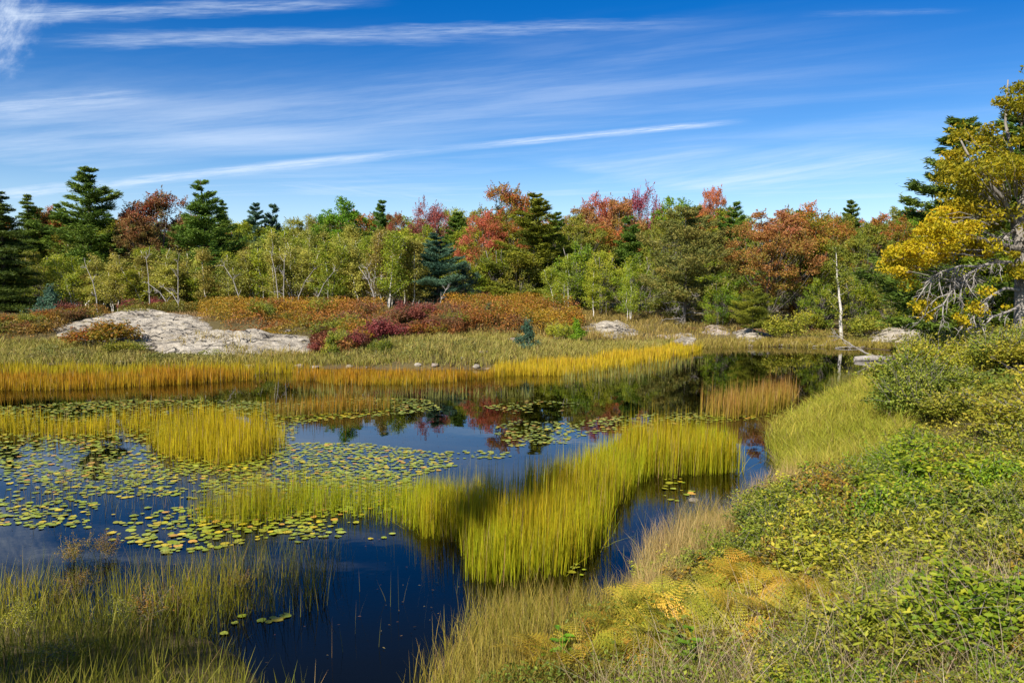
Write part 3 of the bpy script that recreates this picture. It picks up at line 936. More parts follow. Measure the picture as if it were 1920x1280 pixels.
def pad_mat(name, c):
    m, k = mat(name)
    if c is None:
        at = k.n('ShaderNodeAttribute', attribute_name='col'); cc = at.outputs['Color']
    else:
        oi = k.n('ShaderNodeObjectInfo'); hs = k.n('ShaderNodeHueSaturation')
        hs.inputs['Color'].default_value = (*c, 1)
        k.link(k.m('ADD', 0.8, k.m('MULTIPLY', oi.outputs['Random'], 0.4)), hs.inputs['Value']); cc = hs.outputs[0]
    p = k.n('ShaderNodeBsdfPrincipled'); k.link(cc, p.inputs['Base Color'])
    p.inputs['Roughness'].default_value = 0.38; p.inputs['Specular IOR Level'].default_value = 0.45
    o = k.n('ShaderNodeOutputMaterial'); k.link(p.outputs[0], o.inputs[0])
    return m


PM = [pad_mat('lily_' + n_, c_) for n_, c_ in PADC]
PADME = []
for v, t in PADS:
    mb = MB(); mb.add(v, tris=t); PADME.append(mb.mesh('lily_pad'))
NIND = 290
words = {0: 'green', 1: 'olive green', 2: 'yellow', 3: 'orange', 4: 'pale green'}
for i in range(min(NIND, len(pp))):
    o = obj('lily_pad', PADME[i % 5], PM[pk[i]])
    o.location = (pp[i, 0], pp[i, 1], 0.006 + 0.0001 * (i % 60)); o.rotation_euler = (0.16 * math.sin(i * 5.1) if i % 4 == 0 else 0, 0, i * 2.4); o.scale = (psz[i],) * 3
    tag(o, f'{words[pk[i]]} lily pad floating among the nearest pads', 'lily pad', f'{words[pk[i]]} lily pads floating nearest the viewer')
mb = MB()
for i in range(NIND, len(pp)):
    v, t = PADS[i % 5]
    a = i * 2.4; c, s = math.cos(a), math.sin(a)
    vv = v * psz[i]
    vv = np.stack([vv[:, 0] * c - vv[:, 1] * s + pp[i, 0], vv[:, 0] * s + vv[:, 1] * c + pp[i, 1], vv[:, 2] + 0.006 + 0.0001 * (i % 60)], 1)
    mb.add(vv, tris=t, col=np.array(PADC[pk[i]][1]) * rng.uniform(0.8, 1.2))
stuff('lily_pads', mb, pad_mat('lily_far', None), 'carpet of small lily pads floating farther out on the pond', 'lily pads')


P = wpoly([(-80, 760), (500, 740), (900, 745), (1450, 760), (1480, 900), (1250, 1040), (1100, 1130), (850, 1200), (480, 1250), (250, 1170), (-80, 1150)])
q = sample(P, 2600)
mb = MB()
leaves(mb, np.concatenate([q, 0.012 + 0.004 * rng.random((len(q), 1))], 1), rng.uniform(0.012, 0.05, len(q)), 0.012, jit((0.16, 0.10, 0.04), len(q), 0.4), 30.0)
stuff('floating_debris', mb, leaf_m, 'tiny brown leaf bits drifting on the pond', 'debris')
reed_bed([(480, 1060), (880, 1030), (1000, 1120), (840, 1200), (560, 1230), (470, 1150)], 60, 0.30, 0.006, OLIVE, (0.25, 0.2, 0.06), 'few single stems standing in the dark water at the bottom', 0.4, lean=0.3)
reed_bed([(1130, 1040), (1220, 930), (1400, 900), (1440, 930), (1290, 1000), (1180, 1080)], 110, 0.22, 0.006, OLIVE, (0.25, 0.2, 0.06), 'few thin stems in the channel beside the right bank', 0.4, lean=0.4)
x, y = wpt(700, 1074)
mb = MB()
tube(mb, [(-0.45, 0.03, -0.10), (-0.1, 0, -0.08), (0.25, 0.02, -0.09), (0.5, 0, -0.12)], [0.035, 0.05, 0.045, 0.03], 8)
SUNK = bark_mat('sunken_wood', (0.16, 0.10, 0.05), (0.34, 0.22, 0.12), 8)
o = obj('sunken_log', mb.mesh('sunken_log'), SUNK); o.location = (x, y, 0); tag(o, 'short brown log lying under the dark water at the bottom centre', 'log')

# ------------------------------------------------------------------ tree prototypes
def vcol(n, v):
    v = np.clip(np.broadcast_to(v, (n,)), 0, 1)
    return np.stack([v, v, v], 1)


def dims(tkm, cr, name='crown'):
    """meshes with their true height and width"""
    V = np.concatenate(cr.v)
    rad = np.hypot(V[:, 0], V[:, 1])
    return tkm, cr.mesh(name), float(np.percentile(V[:, 2], 99.9)), float(np.percentile(rad, 97) * 2)


def make_pine(seed, Ht=14.0, W=8.0, dens=1.0, kind='pine', bare=0.12):
    global rng
    old = rng; rng = np.random.default_rng(seed)
    tk, cr = MB(), MB()
    bend = rng.normal(size=2) * 0.15
    zz = np.linspace(0, Ht * 0.97, 9)
    cen = lambda z: np.stack([bend[0] * np.sin(np.asarray(z) / Ht * 2.5), bend[1] * np.sin(np.asarray(z) / Ht * 3), np.asarray(z)], -1)
    r0 = 0.016 * Ht
    tube(tk, cen(zz), np.linspace(r0, 0.02, 9), 7)
    z = Ht * bare
    while z < Ht * 0.985:
        f = z / Ht
        if kind == 'spruce':
            prof = (1 - f) ** 0.85 * min(1, f / 0.08 + 0.4)
            nb = 7; rise, up = -0.12, 0.05
        elif kind == 'pitch':
            prof = (1 - max(0, f - 0.55) ** 1.5 * 2.2) * (0.55 + 0.45 * math.sin(f * 3)) ; prof = max(prof, 0.18)
            nb = 5; rise, up = 0.05, 0.25
        else:
            prof = (1 - f) ** 0.88 * min(1.0, 0.66 + f * 1.3)
            nb = 5; rise, up = 0.08 + 0.40 * f, 0.24
        for b in range(nb):
            if rng.random() < 0.10:
                continue
            az = rng.uniform(0, 2 * np.pi)
            L = W / 2 * prof * rng.uniform(0.45, 1.2) + 0.18
            dr = np.array([math.cos(az), math.sin(az), 0]); sd = np.array([-dr[1], dr[0], 0])
            p0 = cen(z); p2 = p0 + dr * L + np.array([0, 0, L * (rise + up * 0.6 + rng.normal() * 0.06)]); p1 = p0 + dr * L * 0.55 + np.array([0, 0, L * rise * 0.4 - 0.04 * L])
            pts = bez(p0, p1, p2, 5)
            tube(tk, pts, np.linspace(max(0.012, r0 * 0.22 * (1 - f * 0.6)), 0.006, 5), 4)
            nt = int((14 + 34 * L) * dens) * 6
            t = rng.beta(1.9, 1.1, nt) if kind != 'spruce' else rng.beta(1.3, 1.1, nt)
            q = (1 - t)[:, None] ** 2 * p0 + (2 * t * (1 - t))[:, None] * p1 + (t ** 2)[:, None] * p2
            spread = 0.30 * L * (1 - np.abs(t - 0.62) * 1.2).clip(0.1) + 0.05
            lat = rng.normal(size=nt) * spread * 0.62
            q = q + sd * lat[:, None] + np.stack([rng.normal(size=nt) * 0.05, rng.normal(size=nt) * 0.05, rng.normal(size=nt) * (0.06 + 0.025 * L) - 0.04 * np.abs(lat)], 1)
            ax = dr * 0.8 + sd * np.sign(lat)[:, None] * np.minimum(1, np.abs(lat) / (0.2 * L + 0.05))[:, None] * 0.7 + np.array([0, 0, 0.45])
            cl = rng.normal() * 0.15
            s = rng.uniform(0.20, 0.36, nt) if kind != 'spruce' else rng.uniform(0.16, 0.28, nt)
            v = 0.42 + cl + rng.normal(size=nt) * 0.16 + 0.25 * (t - 0.5)
            leaves(cr, q, s, s * 0.24, vcol(nt, v), 0.5, ax + rvec(nt) * 0.3, 0.1)
        z += (0.50 + 0.32 * rng.random()) * (Ht / 14) * (1.0 if kind != 'spruce' else 0.62)
    rng = old
    return dims(tk.mesh('trunk'), cr)


def make_decid(seed, Ht=12.0, W=7.0, base=0.25, ncl=70, nlf=130, size=0.17, cl=0.75, cz=0.7, stems=1, r0=0.13, upsprig=0.0, redtop=0.3, lean=0.0, twig=True, shell=0.55, barelimb=0):
    global rng
    old = rng; rng = np.random.default_rng(seed)
    tk, cr = MB(), MB()
    zb = Ht * base
    for s_ in range(stems):
        off = rng.normal(size=2) * 0.35 * (stems > 1)
        tip = np.array([off[0] * 3 + lean * Ht * 0.2, off[1] * 3, Ht * 0.86])
        st = bez((off[0], off[1], -0.2), (off[0] * 1.2 + rng.normal() * 0.25, off[1] * 1.2, Ht * 0.45), tip, 9)
        st = wob(st, 0.03 * Ht / 12)
        tube(tk, st, np.linspace(r0 / stems ** 0.5, 0.02, 9), 7)
    cs = []
    while len(cs) < ncl:
        u = rvec(1)[0] * rng.random() ** (1 / 3)
        if np.linalg.norm(u) < shell and rng.random() < 0.75:
            continue
        f = (u[2] + 1) / 2
        wr = W / 2 * (1.08 - 0.55 * max(0, f - 0.45)) * (0.85 + 0.3 * rng.random())
        cs.append([u[0] * wr + lean * f * Ht * 0.2, u[1] * wr, zb + f * (Ht - zb) * 0.95])
    cs = np.array(cs)
    cs[:, 2] += 0.05 * Ht * (fbm(cs[:, 0] * 0.5, cs[:, 1] * 0.5, seed) - 0.5) * 2
    for i, c in enumerate(cs):
        if i % 2 == 0 or twig:
            t = np.clip((c[2] / Ht) * 0.75 - 0.05 + rng.normal() * 0.04, 0.12, 0.9)
            k = min(len(st) - 2, int(t * (len(st) - 1)))
            p0 = st[k]
            p1 = (p0 + c) / 2 + np.array([(c[0] - p0[0]) * 0.15, (c[1] - p0[1]) * 0.15, -0.06 * Ht * rng.random()])
            tube(tk, wob(bez(p0, p1, c, 5), 0.05), np.linspace(max(0.02, r0 * 0.32 * (1 - t)), 0.008, 5), 4)
        rad = cl * rng.uniform(0.6, 1.25)
        n = int(nlf * rng.uniform(0.6, 1.4))
        g = rng.normal(size=(n, 3)); g = unit(g) * (rng.random((n, 1)) ** 0.45)
        p = c + g * np.array([rad, rad, rad * cz])
        h = np.clip(c[2] / Ht, 0, 1)
        clv = rng.normal() * 0.13
        v = 0.40 + clv + (h - 0.6) * redtop + rng.normal(size=n) * 0.13
        leaves(cr, p, size * rng.uniform(0.7, 1.3, n), size * 0.62 * rng.uniform(0.8, 1.2, n), vcol(n, v), 0.45)
        if upsprig and h > 0.5:
            for _ in range(3):
                a = rng.uniform(0, 2 * np.pi); L = upsprig * rng.uniform(0.5, 1.2)
                e = c + np.array([math.cos(a) * rad * 0.8, math.sin(a) * rad * 0.8, L])
                m_ = 26
                t = rng.random((m_, 1))
                pq = c + (e - c) * t + rng.normal(size=(m_, 3)) * 0.11 * (1.2 - t)
                leaves(cr, pq, size * 0.9, size * 0.55, vcol(m_, 0.45 + clv + (h - 0.6) * redtop + rng.normal(size=m_) * 0.12), 0.3)
                tube(tk, np.stack([c, (c + e) / 2, e]), [0.015, 0.011, 0.005], 3)
    for _ in range(barelimb):
        p0 = st[rng.integers(1, 4)]
        a = rng.uniform(0, 2 * np.pi); L = W * 0.3 * rng.uniform(0.6, 1.2)
        e = p0 + np.array([math.cos(a) * L, math.sin(a) * L, rng.uniform(-0.4, 0.5)])
        pts = wob(bez(p0, (p0 + e) / 2 + [0, 0, 0.3], e, 7), 0.06)
        tube(tk, pts, np.linspace(0.04, 0.01, 7), 4)
        for j in range(10):
            b = pts[rng.integers(2, 7)]
            tube(tk, wob(np.stack([b, b + rvec(1)[0] * 0.3 + [0, 0, -.05], b + rvec(1)[0] * 0.6]), 0.05), [0.012, 0.009, 0.005], 3)
    rng = old
    return dims(tk.mesh('trunk'), cr)


def make_birch(seed, Ht=7.0, W=3.0, stems=3, nl=5200, size=0.125, r=0.050):
    global rng
    old = rng; rng = np.random.default_rng(seed)
    tk, cr = MB(), MB()
    for s_ in range(stems):
        hh = Ht * rng.uniform(0.72, 1.0) if s_ else Ht
        a = rng.uniform(0, 2 * np.pi); tl = W * 0.32 * rng.uniform(0.2, 1.0)
        o = rng.normal(size=3) * 0.18; o[2] = -0.15
        tip = np.array([math.cos(a) * tl, math.sin(a) * tl, hh])
        st = wob(bez(o, o + np.array([math.cos(a + .8) * 0.25, math.sin(a + .8) * 0.25, hh * 0.5]), tip, 10), 0.05)
        tube(tk, st, np.linspace(r, 0.010, 10), 6)
        nb = 22
        for b in range(nb):
            t = rng.uniform(0.20, 0.98)
            i = t * 9; k = int(min(i, 8)); p0 = st[k] * (1 - (i - k)) + st[k + 1] * (i - k)
            az = rng.uniform(0, 2 * np.pi); L = W * 0.42 * (1.1 - t * 0.75) * rng.uniform(0.5, 1.1)
            e = p0 + np.array([math.cos(az) * L, math.sin(az) * L, L * rng.uniform(0.5, 1.2)])
            pts = bez(p0, (p0 + e) / 2 + [math.cos(az) * L * .15, math.sin(az) * L * .15, -0.05], e, 4)
            tube(tk, pts, [0.016, 0.012, 0.008, 0.004], 3)
            n = int(nl / stems / nb * rng.uniform(0.5, 1.5))
            u = rng.beta(1.6, 1.0, (n, 1))
            p = p0 + (e - p0) * u * 1.1 + rng.normal(size=(n, 3)) * 0.18
            leaves(cr, p, size * rng.uniform(0.7, 1.3, n), size * 0.65, vcol(n, 0.45 + rng.normal() * 0.15 + rng.normal(size=n) * 0.16), 0.25)
    rng = old
    return dims(tk.mesh('trunk'), cr)


def make_bush(seed, r=1.0, h=1.0, n=2600, size=0.06, stems=10, six=True, ragged=0.25, up=0.45, elong=0.55, lobes=9, needle=False, cone=False):
    """a shrub about r wide (radius) and h tall: lobes of leaves on woody stems"""
    global rng
    old = rng; rng = np.random.default_rng(seed)
    tk, cr = MB(), MB()
    per = max(1, n // lobes)
    for i in range(lobes):
        a = rng.uniform(0, 2 * np.pi)
        if cone:
            f = (i + 0.5) / lobes
            rr = r * (1 - f) * 0.75 * rng.random() ** 0.5; lr = r * (0.55 * (1 - f) + 0.16); c = np.array([math.cos(a) * rr, math.sin(a) * rr, h * (0.12 + 0.80 * f)]); lz = h * 0.14
        else:
            rr = r * 0.72 * rng.random() ** 0.6
            c = np.array([math.cos(a) * rr, math.sin(a) * rr, h * (0.32 + 0.38 * (1 - (rr / r) ** 2) * rng.uniform(0.6, 1.1))]); lr = r * rng.uniform(0.28, 0.46); lz = h * rng.uniform(0.22, 0.34)
        g = rvec(per) * (rng.random((per, 1)) ** (0.4))
        p = c + g * np.array([lr, lr, lz])
        clv = rng.normal() * 0.14
        ax = None
        if needle:
            ax = g + np.array([0, 0, 0.5])
        leaves(cr, p, size * rng.uniform(0.65, 1.35, per), size * elong, vcol(per, 0.45 + clv + rng.normal(size=per) * 0.15), up, ax, six=six)
        if stems:
            st = wob(bez((c[0] * .2, c[1] * .2, -0.05), (c[0] * .45, c[1] * .45, c[2] * .6), c, 5), 0.02 * h)
            tube(tk, st, np.linspace(0.014, 0.005, 5) * max(h, 0.5), 4)
            for _ in range(3):        # sprigs standing out of the outline
                d = unit(rng.normal(size=3) + [0, 0, 1.1]); L = ragged * h * rng.uniform(0.7, 1.6)
                e = c + d * (np.array([lr, lr, lz]) * 0.8) + d * L
                tube(tk, np.stack([c, (c + e) / 2, e]), np.array([0.007, 0.005, 0.002]) * max(h, 0.5), 3)
                m_ = 16
                t = rng.uniform(0.4, 1.0, (m_, 1))
                leaves(cr, c + (e - c) * t + rng.normal(size=(m_, 3)) * size * 0.6, size, size * elong, vcol(m_, 0.5 + clv + rng.normal(size=m_) * 0.15), up, six=six)
    rng = old
    return dims(tk.mesh('stem'), cr, 'leaves')


def pal(*c):
    n = len(c)
    return [(0.12 + 0.66 * i / max(1, n - 1), x) for i, x in enumerate(c)]


PAL = {
    'pine': leaf_mat('needles_dark', pal((0.051, 0.101, 0.014), (0.100, 0.180, 0.020), (0.184, 0.267, 0.032)), 0.30),
    'pine_olive': leaf_mat('needles_olive', pal((0.084, 0.107, 0.012), (0.180, 0.205, 0.019), (0.316, 0.302, 0.025)), 0.30),
    'pine_blue': leaf_mat('needles_blue', pal((0.036, 0.089, 0.055), (0.073, 0.154, 0.097), (0.145, 0.244, 0.138)), 0.30),
    'pine_dull': leaf_mat('needles_dull', pal((0.082, 0.099, 0.026), (0.166, 0.183, 0.036), (0.282, 0.231, 0.049)), 0.30),
    'spruce': leaf_mat('needles_spruce', pal((0.035, 0.058, 0.012), (0.078, 0.117, 0.016), (0.146, 0.176, 0.023)), 0.30),
    'birch': leaf_mat('leaves_birch', pal((0.228, 0.238, 0.038), (0.361, 0.342, 0.057), (0.531, 0.455, 0.086)), 0.35, 0.55, 0.22),
    'yg': leaf_mat('leaves_yellowgreen', pal((0.167, 0.222, 0.018), (0.297, 0.352, 0.026), (0.482, 0.462, 0.037)), 0.38),
    'green': leaf_mat('leaves_green', pal((0.075, 0.170, 0.009), (0.159, 0.299, 0.015), (0.281, 0.420, 0.023)), 0.38),
    'olive': leaf_mat('leaves_olive', pal((0.136, 0.164, 0.020), (0.232, 0.261, 0.028), (0.386, 0.329, 0.039)), 0.36),
    'red': leaf_mat('leaves_red', pal((0.228, 0.168, 0.024), (0.480, 0.132, 0.060), (0.600, 0.168, 0.102)), 0.38),
    'crimson': leaf_mat('leaves_crimson', pal((0.216, 0.084, 0.054), (0.408, 0.084, 0.096), (0.540, 0.144, 0.156)), 0.35),
    'orange': leaf_mat('leaves_orange', pal((0.22, 0.21, 0.03), (0.42, 0.23, 0.05), (0.50, 0.21, 0.09)), 0.38),
    'mixed': leaf_mat('leaves_turning', pal((0.160, 0.206, 0.016), (0.321, 0.240, 0.024), (0.643, 0.171, 0.063)), 0.38),
    'brownred': leaf_mat('leaves_brownred', pal((0.144, 0.144, 0.030), (0.264, 0.156, 0.048), (0.360, 0.102, 0.054)), 0.32),
    'yellow': leaf_mat('leaves_yellow', pal((0.30, 0.25, 0.010), (0.52, 0.38, 0.010), (0.62, 0.38, 0.02)), 0.42),
    'ash': leaf_mat('leaves_ash', pal((0.168, 0.184, 0.010), (0.324, 0.310, 0.012), (0.528, 0.414, 0.014)), 0.42),
    'under': leaf_mat('leaves_understorey', pal((0.115, 0.192, 0.016), (0.230, 0.325, 0.018), (0.422, 0.422, 0.026)), 0.4),
    'shrub': leaf_mat('leaves_shrub', pal((0.115, 0.147, 0.014), (0.228, 0.257, 0.023), (0.434, 0.376, 0.043)), 0.32),
    'shrub_dark': leaf_mat('leaves_shrub_dark', pal((0.077, 0.120, 0.014), (0.166, 0.210, 0.022), (0.305, 0.320, 0.039)), 0.3),
    'shrub_lime': leaf_mat('leaves_shrub_lime', pal((0.177, 0.213, 0.018), (0.337, 0.345, 0.028), (0.567, 0.477, 0.053)), 0.38),
    'amber': leaf_mat('leaves_amber', pal((0.163, 0.175, 0.015), (0.325, 0.188, 0.018), (0.425, 0.125, 0.031)), 0.3),
    'maroon': leaf_mat('leaves_maroon', pal((0.130, 0.052, 0.026), (0.234, 0.052, 0.046), (0.338, 0.104, 0.065)), 0.3),
    'bog': leaf_mat('leaves_bog', pal((0.10, 0.10, 0.02), (0.22, 0.17, 0.02), (0.42, 0.22, 0.03)), 0.32),
    'fern': leaf_mat('fern_gold', pal((0.40, 0.32, 0.03), (0.58, 0.38, 0.035), (0.62, 0.30, 0.05)), 0.42),
    'fern_lime': leaf_mat('fern_lime', pal((0.278, 0.288, 0.026), (0.522, 0.432, 0.040), (0.800, 0.490, 0.066)), 0.42),
}
BARK = bark_mat('bark_grey', (0.10, 0.085, 0.07), (0.26, 0.23, 0.20))
BARKD = bark_mat('bark_dark', (0.05, 0.04, 0.03), (0.13, 0.10, 0.08))
WHITE = bark_mat('bark_birch', (0.42, 0.38, 0.32), (0.68, 0.64, 0.58), 6, (0.08, 0.07, 0.06))
DEAD = bark_mat('dead_wood', (0.17, 0.15, 0.13), (0.38, 0.35, 0.32), 9)

PROTO = {
    'pine': [make_pine(1, 14, 9.0), make_pine(2, 14, 8), make_pine(3, 14, 8.5)],
    'spruce': [make_pine(4, 14, 7.0, 1.0, 'spruce', 0.03), make_pine(5, 14, 6.0, 1.0, 'spruce', 0.03)],
    'pitch': [make_pine(6, 10, 8.0, 0.75, 'pitch', 0.22), make_pine(7, 10, 7.0, 0.75, 'pitch', 0.2)],
    'maple': [make_decid(10, 13, 7.0, 0.22, 120, 190, 0.17, 0.85, 0.7, 1, 0.15, 0.8, 0.5), make_decid(11, 13, 6.5, 0.2, 115, 190, 0.17, 0.8, 0.75, 2, 0.16, 1.0, 0.5),
              make_decid(12, 13, 7.5, 0.2, 130, 180, 0.17, 0.85, 0.65, 1, 0.15, 0.6, 0.5)],
    'sparse': [make_decid(13, 13, 6.0, 0.25, 85, 120, 0.16, 0.65, 0.95, 2, 0.12, 1.4, 0.4)],
    'round': [make_decid(14, 12, 7.5, 0.15, 110, 130, 0.19, 0.85, 0.7, 1, 0.15, 0.4, 0.15), make_decid(15, 12, 7.0, 0.15, 100, 130, 0.19, 0.85, 0.7, 2, 0.15, 0.5, 0.15)],
    'birch': [make_birch(20, 7, 3.4, 2), make_birch(21, 7, 2.8, 1, 4600), make_birch(22, 7, 3.4, 3, 6000), make_birch(23, 7, 2.6, 1, 4200), make_birch(24, 7, 3.2, 2, 5000)],
    'white_birch': [make_birch(29, 7, 2.6, 1, 2600, 0.12, 0.13)],
    'sapling': [make_decid(30, 6, 3.6, 0.03, 55, 110, 0.13, 0.55, 0.8, 3, 0.06, 0.6, 0.1), make_decid(31, 6, 3.2, 0.03, 50, 110, 0.13, 0.55, 0.85, 3, 0.06, 0.7, 0.1), make_decid(32, 6, 4.0, 0.02, 60, 110, 0.13, 0.6, 0.8, 4, 0.06, 0.5, 0.1)],
}


def put(proto, palette, bark, name, label, cat, x, y, hgt, wid, rz=0.0, group=None, z=None, names=('trunk', 'crown')):
    tkm, crm, h0, w0 = proto
    r = root(name, label, cat, (x, y, h1(x, y) if z is None else z), rz, (wid / w0, wid / w0, hgt / h0), group)
    obj(names[0], tkm, bark, r)
    obj(names[1], crm, PAL[palette], r)
    return r


def tree(kind, i, palette, px, ytop, D, wpx, label, name='tree', bark=None, group=None, rz=None):
    x = (px - CX) / F * D; y = D
    z = h1(x, y)
    wpx = wpx * {'maple': 1.3, 'sparse': 1.25, 'round': 1.15, 'pine': 1.3, 'pitch': 1.1}.get(kind, 1.0)
    hgt = CAMZ + D * (HOR - ytop) / F - z
    return put(PROTO[kind][i % len(PROTO[kind])], palette, bark or (WHITE if 'birch' in kind else BARKD if kind in ('pine', 'spruce') else BARK),
               name, label, 'tree', x, y, hgt, wpx * D / F, (px * 0.37) % 6.28 if rz is None else rz, group, z)


T = [
    # left
    ('spruce', 0, 'spruce', 8, 362, 60, 140, 'dark olive spruce at the left edge of the picture, taller than its neighbours', 'spruce_tree'),
    ('spruce', 1, 'pine', 57, 368, 78, 95, 'slim dark spruce just right of the left edge spruce', 'spruce_tree'),
    ('maple', 0, 'mixed', 92, 388, 80, 60, 'small orange tinged tree between the slim spruce and the tallest white pine', 'maple_tree'),
    ('pine', 0, 'pine', 178, 318, 74, 168, 'tall layered white pine, the highest tree on the left', 'white_pine'),
    ('pine', 1, 'pine', 118, 385, 80, 90, 'shorter white pine leaning on the left side of the tallest white pine', 'white_pine'),
    ('maple', 1, 'brownred', 300, 362, 76, 120, 'brownish red maple between the two tall white pines', 'maple_tree'),
    ('maple', 2, 'brownred', 262, 405, 74, 70, 'low russet maple at the foot of the tall left pine', 'maple_tree'),
    ('pine', 2, 'pine', 376, 340, 72, 122, 'second tall white pine, right of the brownish red maple', 'white_pine'),
    ('spruce', 1, 'pine', 423, 378, 80, 80, 'narrow dark pine close behind the second tall white pine', 'pine_tree'),
    ('pine', 1, 'pine_blue', 482, 383, 88, 80, 'left one of two bluish rounded pines above the birches', 'pine_tree'),
    ('pine', 2, 'pine_blue', 520, 386, 90, 70, 'right one of two bluish rounded pines above the birches', 'pine_tree'),
    ('maple', 0, 'olive', 570, 404, 86, 80, 'thin olive tree left of the bright green round tree', 'deciduous_tree'),
    ('round', 0, 'green', 640, 373, 84, 112, 'bright green round topped tree above the middle birches', 'deciduous_tree'),
    ('pine', 0, 'pine', 720, 378, 92, 78, 'dark pine with red leaves at its right shoulder', 'pine_tree'),
    ('maple', 2, 'brownred', 742, 400, 90, 45, 'small dull red maple on the right shoulder of the dark pine', 'maple_tree'),
    ('sparse', 0, 'crimson', 806, 375, 90, 90, 'sparse wine red maple with bare twigs at its top', 'maple_tree'),
    ('maple', 1, 'yg', 855, 392, 92, 66, 'pale yellow green tree between the wine red and scarlet maples', 'deciduous_tree'),
    # centre
    ('maple', 0, 'red', 905, 398, 82, 82, 'bright scarlet maple left of the big olive pine', 'maple_tree'),
    ('maple', 1, 'mixed', 955, 347, 90, 98, 'tall maple green at the top with scarlet flanks behind the olive pine', 'maple_tree'),
    ('pine', 0, 'pine_olive', 1000, 366, 76, 150, 'big olive green white pine in the middle of the far woods', 'white_pine'),
    ('pine', 1, 'pine', 1042, 400, 84, 90, 'darker pine partly behind the right side of the big olive pine', 'white_pine'),
    ('maple', 2, 'orange', 1085, 390, 92, 84, 'orange maple at the left end of the red group', 'maple_tree'),
    ('maple', 0, 'red', 1122, 367, 96, 84, 'red orange maple second from the left in the red group', 'maple_tree'),
    ('maple', 1, 'orange', 1162, 374, 92, 90, 'rusty orange maple in the centre of the red group', 'maple_tree'),
    ('sparse', 0, 'crimson', 1200, 347, 94, 80, 'crimson maple with feathery top, highest of the red group', 'maple_tree'),
    ('round', 1, 'green', 1262, 372, 92, 96, 'green tree between the crimson maple and the red topped tree', 'deciduous_tree'),
    ('maple', 2, 'red', 1334, 354, 88, 62, 'tree with a flame red top above the scraggly pitch pine', 'maple_tree'),
    ('pine', 2, 'pine', 1372, 382, 84, 92, 'fresh green pine right of the flame red top', 'pine_tree'),
    ('pitch', 0, 'pine_dull', 1283, 388, 58, 168, 'large scraggly pitch pine with dull orange green needles and dead lower limbs', 'pitch_pine'),
    ('maple', 2, 'orange', 1440, 396, 58, 140, 'wide orange and green maple standing near the right far shore', 'maple_tree'),
    ('maple', 0, 'mixed', 1498, 384, 60, 116, 'turning green and pink maple beside the wide orange maple', 'maple_tree'),
    ('maple', 1, 'mixed', 1562, 402, 72, 70, 'pinkish topped maple behind the leaning white birch', 'maple_tree'),
    ('pine', 1, 'pine', 1592, 378, 84, 82, 'feathery pine top rising behind the leaning white birch', 'pine_tree'),
    ('round', 0, 'olive', 1622, 420, 58, 105, 'olive green tree just behind the leaning white birch', 'deciduous_tree'),
    ('maple', 2, 'mixed', 1668, 402, 62, 96, 'rose tinted maple left of the yellow boughs', 'maple_tree'),
    ('round', 1, 'green', 1708, 400, 66, 90, 'dark green tree behind the yellow boughs', 'deciduous_tree'),
    ('pine', 0, 'pine', 1700, 382, 90, 76, 'distant dark pine top peeking over the rose tinted maple', 'pine_tree'),
    ('pine', 2, 'pine', 1745, 378, 74, 90, 'mid distance dark pine left of the tall right hand pine', 'pine_tree'),
    ('pine', 1, 'pine', 1793, 226, 36, 240, 'tall dark pine directly behind the big yellow tree', 'pine_tree'),
    ('pine', 0, 'pine', 1905, 200, 40, 260, 'dark pine at the right edge behind the big yellow tree', 'pine_tree'),
    ('round', 0, 'under', 1850, 452, 34, 150, 'dark green understorey tree behind the bare grey boughs', 'deciduous_tree'),
    ('round', 1, 'under', 1760, 470, 40, 110, 'green understorey tree behind the yellow boughs near the outcrop', 'deciduous_tree'),
    ('round', 1, 'under', 1930, 440, 33, 150, 'leafy tree at the right edge behind the grey trunk', 'deciduous_tree'),
    # middle row
    ('pine', 2, 'pine_blue', 822, 438, 64, 108, 'blue green rounded young white pine right of the birches', 'white_pine'),
    ('spruce', 0, 'pine', 404, 452, 66, 90, 'dark spruce under the second tall white pine', 'spruce_tree'),
    ('sapling', 0, 'pine_blue', 872, 490, 66, 62, 'small blue green tree right of the blue green young pine', 'young_tree'),
    ('sapling', 1, 'under', 1085, 452, 70, 95, 'yellow green sapling right of the big olive pine', 'young_tree'),
    ('sapling', 2, 'yg', 1130, 470, 68, 90, 'light green sapling under the orange maple', 'young_tree'),
    ('sapling', 0, 'under', 1185, 478, 66, 90, 'leafy sapling with a white stem left of the pitch pine', 'young_tree'),
    ('sapling', 1, 'yg', 1222, 470, 72, 80, 'yellowing sapling close to the scraggly pitch pine', 'young_tree'),
    ('sapling', 2, 'under', 1350, 520, 56, 80, 'green sapling under the right side of the pitch pine', 'young_tree'),
    ('sapling', 0, 'under', 1530, 520, 54, 78, 'light green sapling left of the leaning white birch foot', 'young_tree'),
    ('sapling', 1, 'under', 1610, 520, 52, 80, 'light green sapling right of the leaning white birch foot', 'young_tree'),
    ('sapling', 2, 'olive', 1665, 515, 52, 80, 'olive sapling at the right end of the far shore', 'young_tree'),
    ('sapling', 1, 'yg', 1716, 510, 50, 80, 'yellow green sapling beneath the yellow boughs', 'young_tree'),
    ('pitch', 1, 'pine_olive', 1412, 536, 50, 72, 'young bright pitch pine on the shore below the orange maple', 'pitch_pine'),
    ('sapling', 2, 'olive', 60, 470, 66, 90, 'olive thicket tree right of the left edge spruce', 'young_tree'),
    ('sapling', 0, 'yg', 105, 476, 68, 80, 'light olive thicket tree below the shorter left pine', 'young_tree'),
]
for t in T:
    tree(t[0], t[1], t[2], t[3], t[4], t[5], t[6], t[7], t[8])
tree('white_birch', 0, 'olive', 1578, 455, 49.0, 62, 'white stemmed birch leaning at the water on the right far shore', 'birch_tree', rz=2.0)

